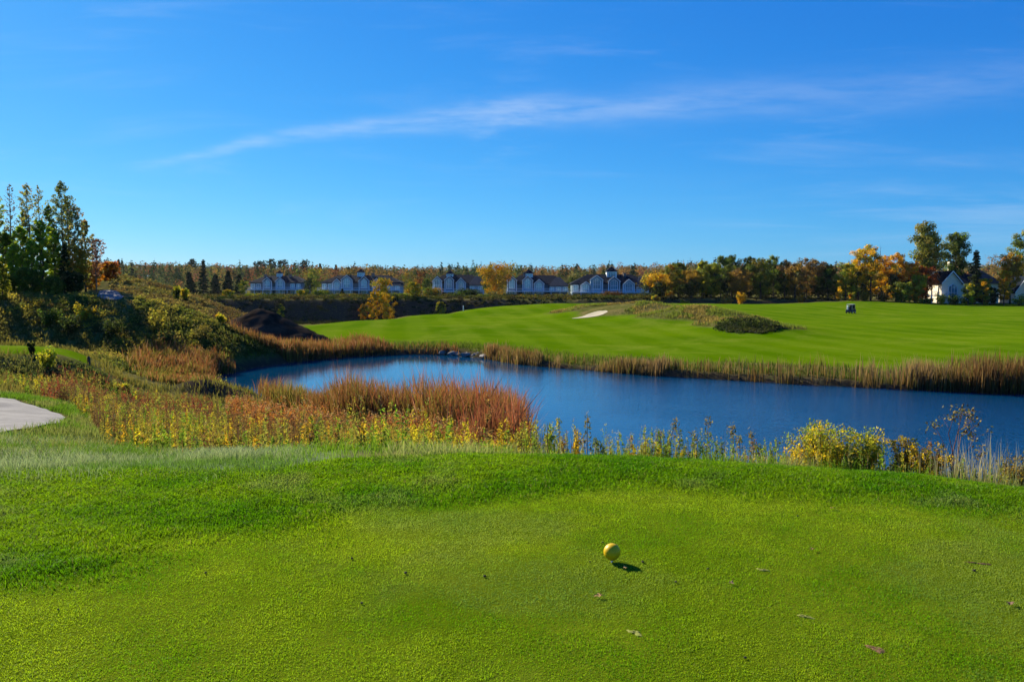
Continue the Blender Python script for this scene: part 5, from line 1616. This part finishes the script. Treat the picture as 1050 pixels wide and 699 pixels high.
ring = [(.42 + .06 * math.cos(t) - .0, .27 + .17 * math.sin(t), 1.08 + .13 * math.cos(t)) for t in np.linspace(0, 2 * math.pi, 15)]
b.tube(ring, [.014] * 15, 6, False); b.build('steering_wheel', M['black'], st)
for wx_ in (-.82, .80):
    for wy_ in (-.52, .52):
        b = MB(); b.tube([(wx_, wy_ - .09, .23), (wx_, wy_ + .09, .23)], [.23, .23], 18); wh = b.build('wheel', M['black'], cart, bevel=.02)
        b = MB(); b.tube([(wx_, wy_ - .10, .23), (wx_, wy_ + .10, .23)], [.11, .11], 12); b.build('rim', M['cart_white'], wh)
for sy in (-.38, .38):
    b = MB(); b.tube([(1.12, sy, .68), (1.20, sy, .67)], [.07, .07], 12); b.build('headlight', M['cart_white'], cart)
for k, sy in enumerate((-.27, .27)):
    xg, yg = -.98, sy
    c_, s_ = math.cos(R(48)), math.sin(R(48))
    bag = empty('golf_bag', (cx_ + c_ * xg - s_ * yg, cy_ + s_ * xg + c_ * yg, cz_ + .74), ['black golf bag standing on the near rear corner of the cart', 'white golf bag standing beside the black one on the cart'][k], 'golf bag', 'golf bags on the cart', R(48))
    b = MB(); b.lathe([(0, 0), (.13, 0), (.14, .1), (.125, .5), (.14, .78), (0, .78)], 12); b.build('bag', [M['black'], M['cart_white']][k], bag, True)
    for q in range(5):
        a = q * 1.3
        b = MB(); b.tube([(.06 * math.cos(a), .06 * math.sin(a), .7), (.09 * math.cos(a), .09 * math.sin(a), 1.02)], [.008, .008], 5); b.tube([(.09 * math.cos(a), .09 * math.sin(a), 1.02), (.13 * math.cos(a), .09 * math.sin(a), 1.04)], [.02, .03], 6); b.build('club', M['steel'], bag)

# ------------------------------------------------------------------ tee marker and small things on the tee
bx, by = at_z(627.4, 577.3, 0.0)
bz = float(H(np.array([bx]), np.array([by]))[0])
mk = empty('tee_marker', (bx, by, bz), 'yellow ball tee marker standing on the mown tee', 'tee marker')


def ball_mat():
    m, n, out = new_mat('yellow_marker_paint')
    pos = n.node('ShaderNodeTexCoord').outputs['Object']
    c = n.mix(n.ramp(n.noise(pos, 30, 4, .6), .3, .7), (.60, .36, .004), (.68, .43, .006))
    c = n.mix(n.math('MULTIPLY', n.ramp(n.noise(pos, 55, 5, .7), .62, .7), .5), c, (.35, .22, .03))
    b_ = principled(n, out, **{'Base Color': c, 'Roughness': .45, 'Specular IOR Level': .25})
    bp = n.node('ShaderNodeBump'); bp.inputs['Strength'].default_value = .12; bp.inputs['Distance'].default_value = .002
    n.link(n.noise(pos, 120, 2), bp.inputs['Height']); n.link(bp.outputs[0], b_.inputs['Normal'])
    return m


rb_ = .0505
b = MB()
prof = [(max(rb_ * math.sin(a), .0004), -rb_ * math.cos(a)) for a in np.linspace(0, math.pi, 33)]
prof.insert(17, (rb_ * .994, .0)); prof = prof[:16] + [(rb_ * .9975, -.0012), (rb_ * .985, 0), (rb_ * .9975, .0012)] + prof[18:]
b.lathe(prof, 48, (0, 0, .014 + rb_)); ball = b.build('ball', ball_mat(), mk, True)
b = MB(); b.tube([(0, 0, -.06), (0, 0, .018)], [.004, .006], 8); b.lathe([(.004, .010), (.017, .015), (.013, .024)], 14); b.build('spike', M['steel'], mk, True)

M['dry_leaf'] = plain('dry_leaf', (.42, .26, .07), .8, .3, 60)
M['dark_leaf'] = plain('dark_leaf', (.17, .10, .05), .8, .3, 60)
LF = 'fallen leaves on the tee'


def fallen_leaf(px, py, size, mat, label, seed, lobes=5):
    r_ = np.random.default_rng(seed)
    x, y = at_z(px, py, 0.0); z = float(H(np.array([x]), np.array([y]))[0])
    root = empty('fallen_leaf', (x, y, z + .012), label, 'leaf', LF, r_.uniform(0, 6.28))
    n = lobes * 4
    vs = [(0, 0, .006)]
    for k in range(n):
        a = 2 * math.pi * k / n
        r0 = size * (.5 + .5 * abs(math.cos(a * lobes / 2)) ** 1.5) * (.75 + .5 * max(0, math.cos(a))) * r_.uniform(.85, 1.1)
        vs.append((r0 * math.cos(a), r0 * math.sin(a), r_.uniform(-.003, .012) + .25 * r0 * abs(math.sin(a)) * r_.uniform(.2, 1)))
    b = MB(); b.add(vs, [(0, 1 + k, 1 + (k + 1) % n) for k in range(n)])
    o = b.build('blade', mat, root); so = o.modifiers.new('thick', 'SOLIDIFY'); so.thickness = .0012
    t = MB(); t.tube([(-size * .5, 0, .004), (-size * 1.1, size * .1, .006)], [.0013, .0009], 5); t.build('stalk', mat, root)


fallen_leaf(615, 613.5, .024, M['dry_leaf'], 'curled tan leaf lying in front of the yellow ball', 1)
fallen_leaf(641, 585.5, .018, M['dry_leaf'], 'small pale leaf at the tip of the ball shadow', 2, 3)
fallen_leaf(1036, 620, .024, M['dark_leaf'], 'brown leaf lying alone near the tee corner', 3, 3)
fallen_leaf(833, 563, .017, M['dry_leaf'], 'tiny tan leaf on the far part of the tee', 4, 3)
fallen_leaf(750, 599, .019, M['dark_leaf'], 'dull brown leaf between the ball and the two divots', 5, 3)
fallen_leaf(854, 522, .02, M['dry_leaf'], 'tan leaf near the far edge of the tee under the yellow bush', 6, 3)

# divots: torn scars in the turf
M['divot'] = plain('divot_earth', (.20, .11, .05), .95, .4, 60, bump=.6)
M['divot_pale'] = plain('dry_turf', (.19, .21, .035), .95, .3, 60)
DV = 'divots in the tee'
for k, (px, py, l, w_, rz, mt, lab) in enumerate([
    (897, 664, .062, .026, -.9, 'divot', 'bare earth divot at the near corner of the tee'), (651, 650, .05, .022, -.8, 'divot_pale', 'straw coloured divot in front of the yellow ball'),
    (825, 631, .05, .018, -.5, 'divot_pale', 'pale thin divot beyond the bare earth one'), (782, 583, .045, .02, -.4, 'divot_pale', 'worn straw patch beside the tee middle'), (1005, 576, .08, .008, -.35, 'divot', 'thin brown scrape across the far side of the tee')]):
    x, y = at_z(px, py, 0.0)
    q = np.random.default_rng(k)
    t = np.linspace(0, 2 * math.pi, 33)[:-1]
    edge = .75 + .3 * np.sin(3 * t + q.uniform(0, 6)) * q.uniform(.3, 1) + q.uniform(-.22, .22, 32)
    vs = []
    for f, zz in ((1.0, .001), (.72, .006), (.4, .004), (.02, .003)):
        px_, py_ = np.cos(t) * l * f * edge, np.sin(t) * w_ * f * edge * (1 + .4 * np.cos(t))
        xx = x + px_ * math.cos(rz) - py_ * math.sin(rz); yy = y + px_ * math.sin(rz) + py_ * math.cos(rz)
        vs.append(np.stack([xx, yy, H(xx, yy) + zz + q.uniform(-.002, .003, 32)], -1))
    f = [(i * 32 + j, i * 32 + (j + 1) % 32, (i + 1) * 32 + (j + 1) % 32, (i + 1) * 32 + j) for i in range(3) for j in range(32)]
    b = MB(); b.add(np.concatenate(vs), f)
    tag(b.build('divot', M[mt], None, True), lab, 'divot', DV)

# small dark clods
CL = 'small dark clods on the tee'
for k, (px, py, lab) in enumerate([
    (605, 578, 'dark clod beside the ball'), (659, 578, 'dark clod past the ball shadow'), (618, 556.5, 'tiny dark clod behind the ball'), (726, 584, 'dark clod right of the ball'),
    (693, 598, 'small dark clod nearer than the ball shadow'), (416, 589, 'dark clod far left on the tee top'), (497, 592, 'larger dark clod on the worn middle of the tee'), (361, 575, 'dark clod near the lush edge'),
    (371, 620, 'lone dark clod in the near left tee'), (211, 590, 'dark crumb beside the lush edge'), (60, 628, 'dark crumb at the near lush corner'), (818, 529, 'dark clod toward the yellow bush'), (999, 584, 'dark clod below the thin scrape'), (764, 677, 'dark crumb closest to the camera')]):
    q = np.random.default_rng(900 + k)
    x, y = at_z(px, py, 0.0); z = float(H(np.array([x]), np.array([y]))[0])
    r0 = q.uniform(.005, .0085)
    b = MB(); nn = 9
    b.lathe([(.0005, -.4 * r0), (r0 * .8, -.2 * r0), (r0 * q.uniform(.9, 1.1), .3 * r0), (r0 * .7, .8 * r0), (.0005, r0)], nn)
    b.v = [(vx * q.uniform(.75, 1.25) * 1.3, vy * q.uniform(.75, 1.25), vz * q.uniform(.8, 1.2)) for vx, vy, vz in b.v]
    o = b.build('clod', plain('clod_soil', (.028, .022, .016), .9, .3, 50) if k == 0 else bpy.data.materials['clod_soil'], None, True)
    o.location = (x, y, z + .007); o.rotation_euler = (0, 0, q.uniform(0, 6))
    tag(o, lab + ' on the mown grass', 'clod', CL)

# stones at the water's edge across the pond
ST = 'stones at the far edge of the pond'
names = ['pale flat stone', 'dark rounded stone', 'small grey stone', 'long dark stone', 'pale upright stone', 'squat dark stone', 'grey angular stone', 'small pale stone', 'broad dark stone', 'light grey stone', 'narrow dark stone']
for k in range(11):
    q = np.random.default_rng(700 + k)
    px = 456 + k * 4.4 + q.uniform(-1, 1); D = 70.2 - k * .36 + q.uniform(-.5, .3)
    x, y, _ = place(px, D)
    r0 = q.uniform(.25, .5)
    bm_v = []; b = MB()
    b.lathe([(.01, -.5 * r0), (r0, -.3 * r0), (r0 * 1.1, .1 * r0), (r0 * .75, .5 * r0), (.01, .62 * r0)], 9)
    b.v = [(vx * q.uniform(.7, 1.3) * 1.3, vy * q.uniform(.7, 1.3), vz * q.uniform(.75, 1.25)) for vx, vy, vz in b.v]
    o = b.build('stone', M['rock'], None); o.location = (x, y, max(WATER_Z + .1, WATER_Z + .12)); o.rotation_euler = (0, 0, q.uniform(0, 6))
    tag(o, f"{names[k]} at the far waterline, {WORD[k]} from the soil heap", 'stone', ST)

# stakes
x, y, z = place(88.5, 37.6)
b = MB(); b.box(-.05, .05, -.05, .05, -.2, .36); b.add([(-.05, -.05, .36), (.05, -.05, .36), (.05, .05, .36), (-.05, .05, .36), (0, 0, .42)], [(0, 1, 4), (1, 2, 4), (2, 3, 4), (3, 0, 4)])
o = b.build('marker_stake', M['bark'], None); o.location = (x, y, z); tag(o, 'short dark wooden stake at the end of the green shelf', 'stake')
x, y, z = place(475, 160)
b = MB(); b.tube([(0, 0, -.2), (0, 0, 1.0), (0, 0, 1.06)], [.11, .10, .04], 8)
o = b.build('marker_stake', M['cart_white'], None, True); o.location = (x, y, z); tag(o, 'short white stake on the far edge of the fairway', 'stake')


# autumn air: one closed box of thin even haze round the whole scene
b = MB(); b.box(-1400, 1400, -65, 1500, -14, 42)
hz_m = bpy.data.materials.new('haze'); hz_m.use_nodes = True
hn = NT(hz_m.node_tree); hn.n.clear()
ho = hn.node('ShaderNodeOutputMaterial'); pv = hn.node('ShaderNodeVolumePrincipled')
pv.inputs['Color'].default_value = (.80, .88, 1.0, 1); pv.inputs['Density'].default_value = .000025; pv.inputs['Anisotropy'].default_value = .25
hn.link(pv.outputs[0], ho.inputs['Volume'])
tag(b.build('haze', hz_m), kind='stuff')
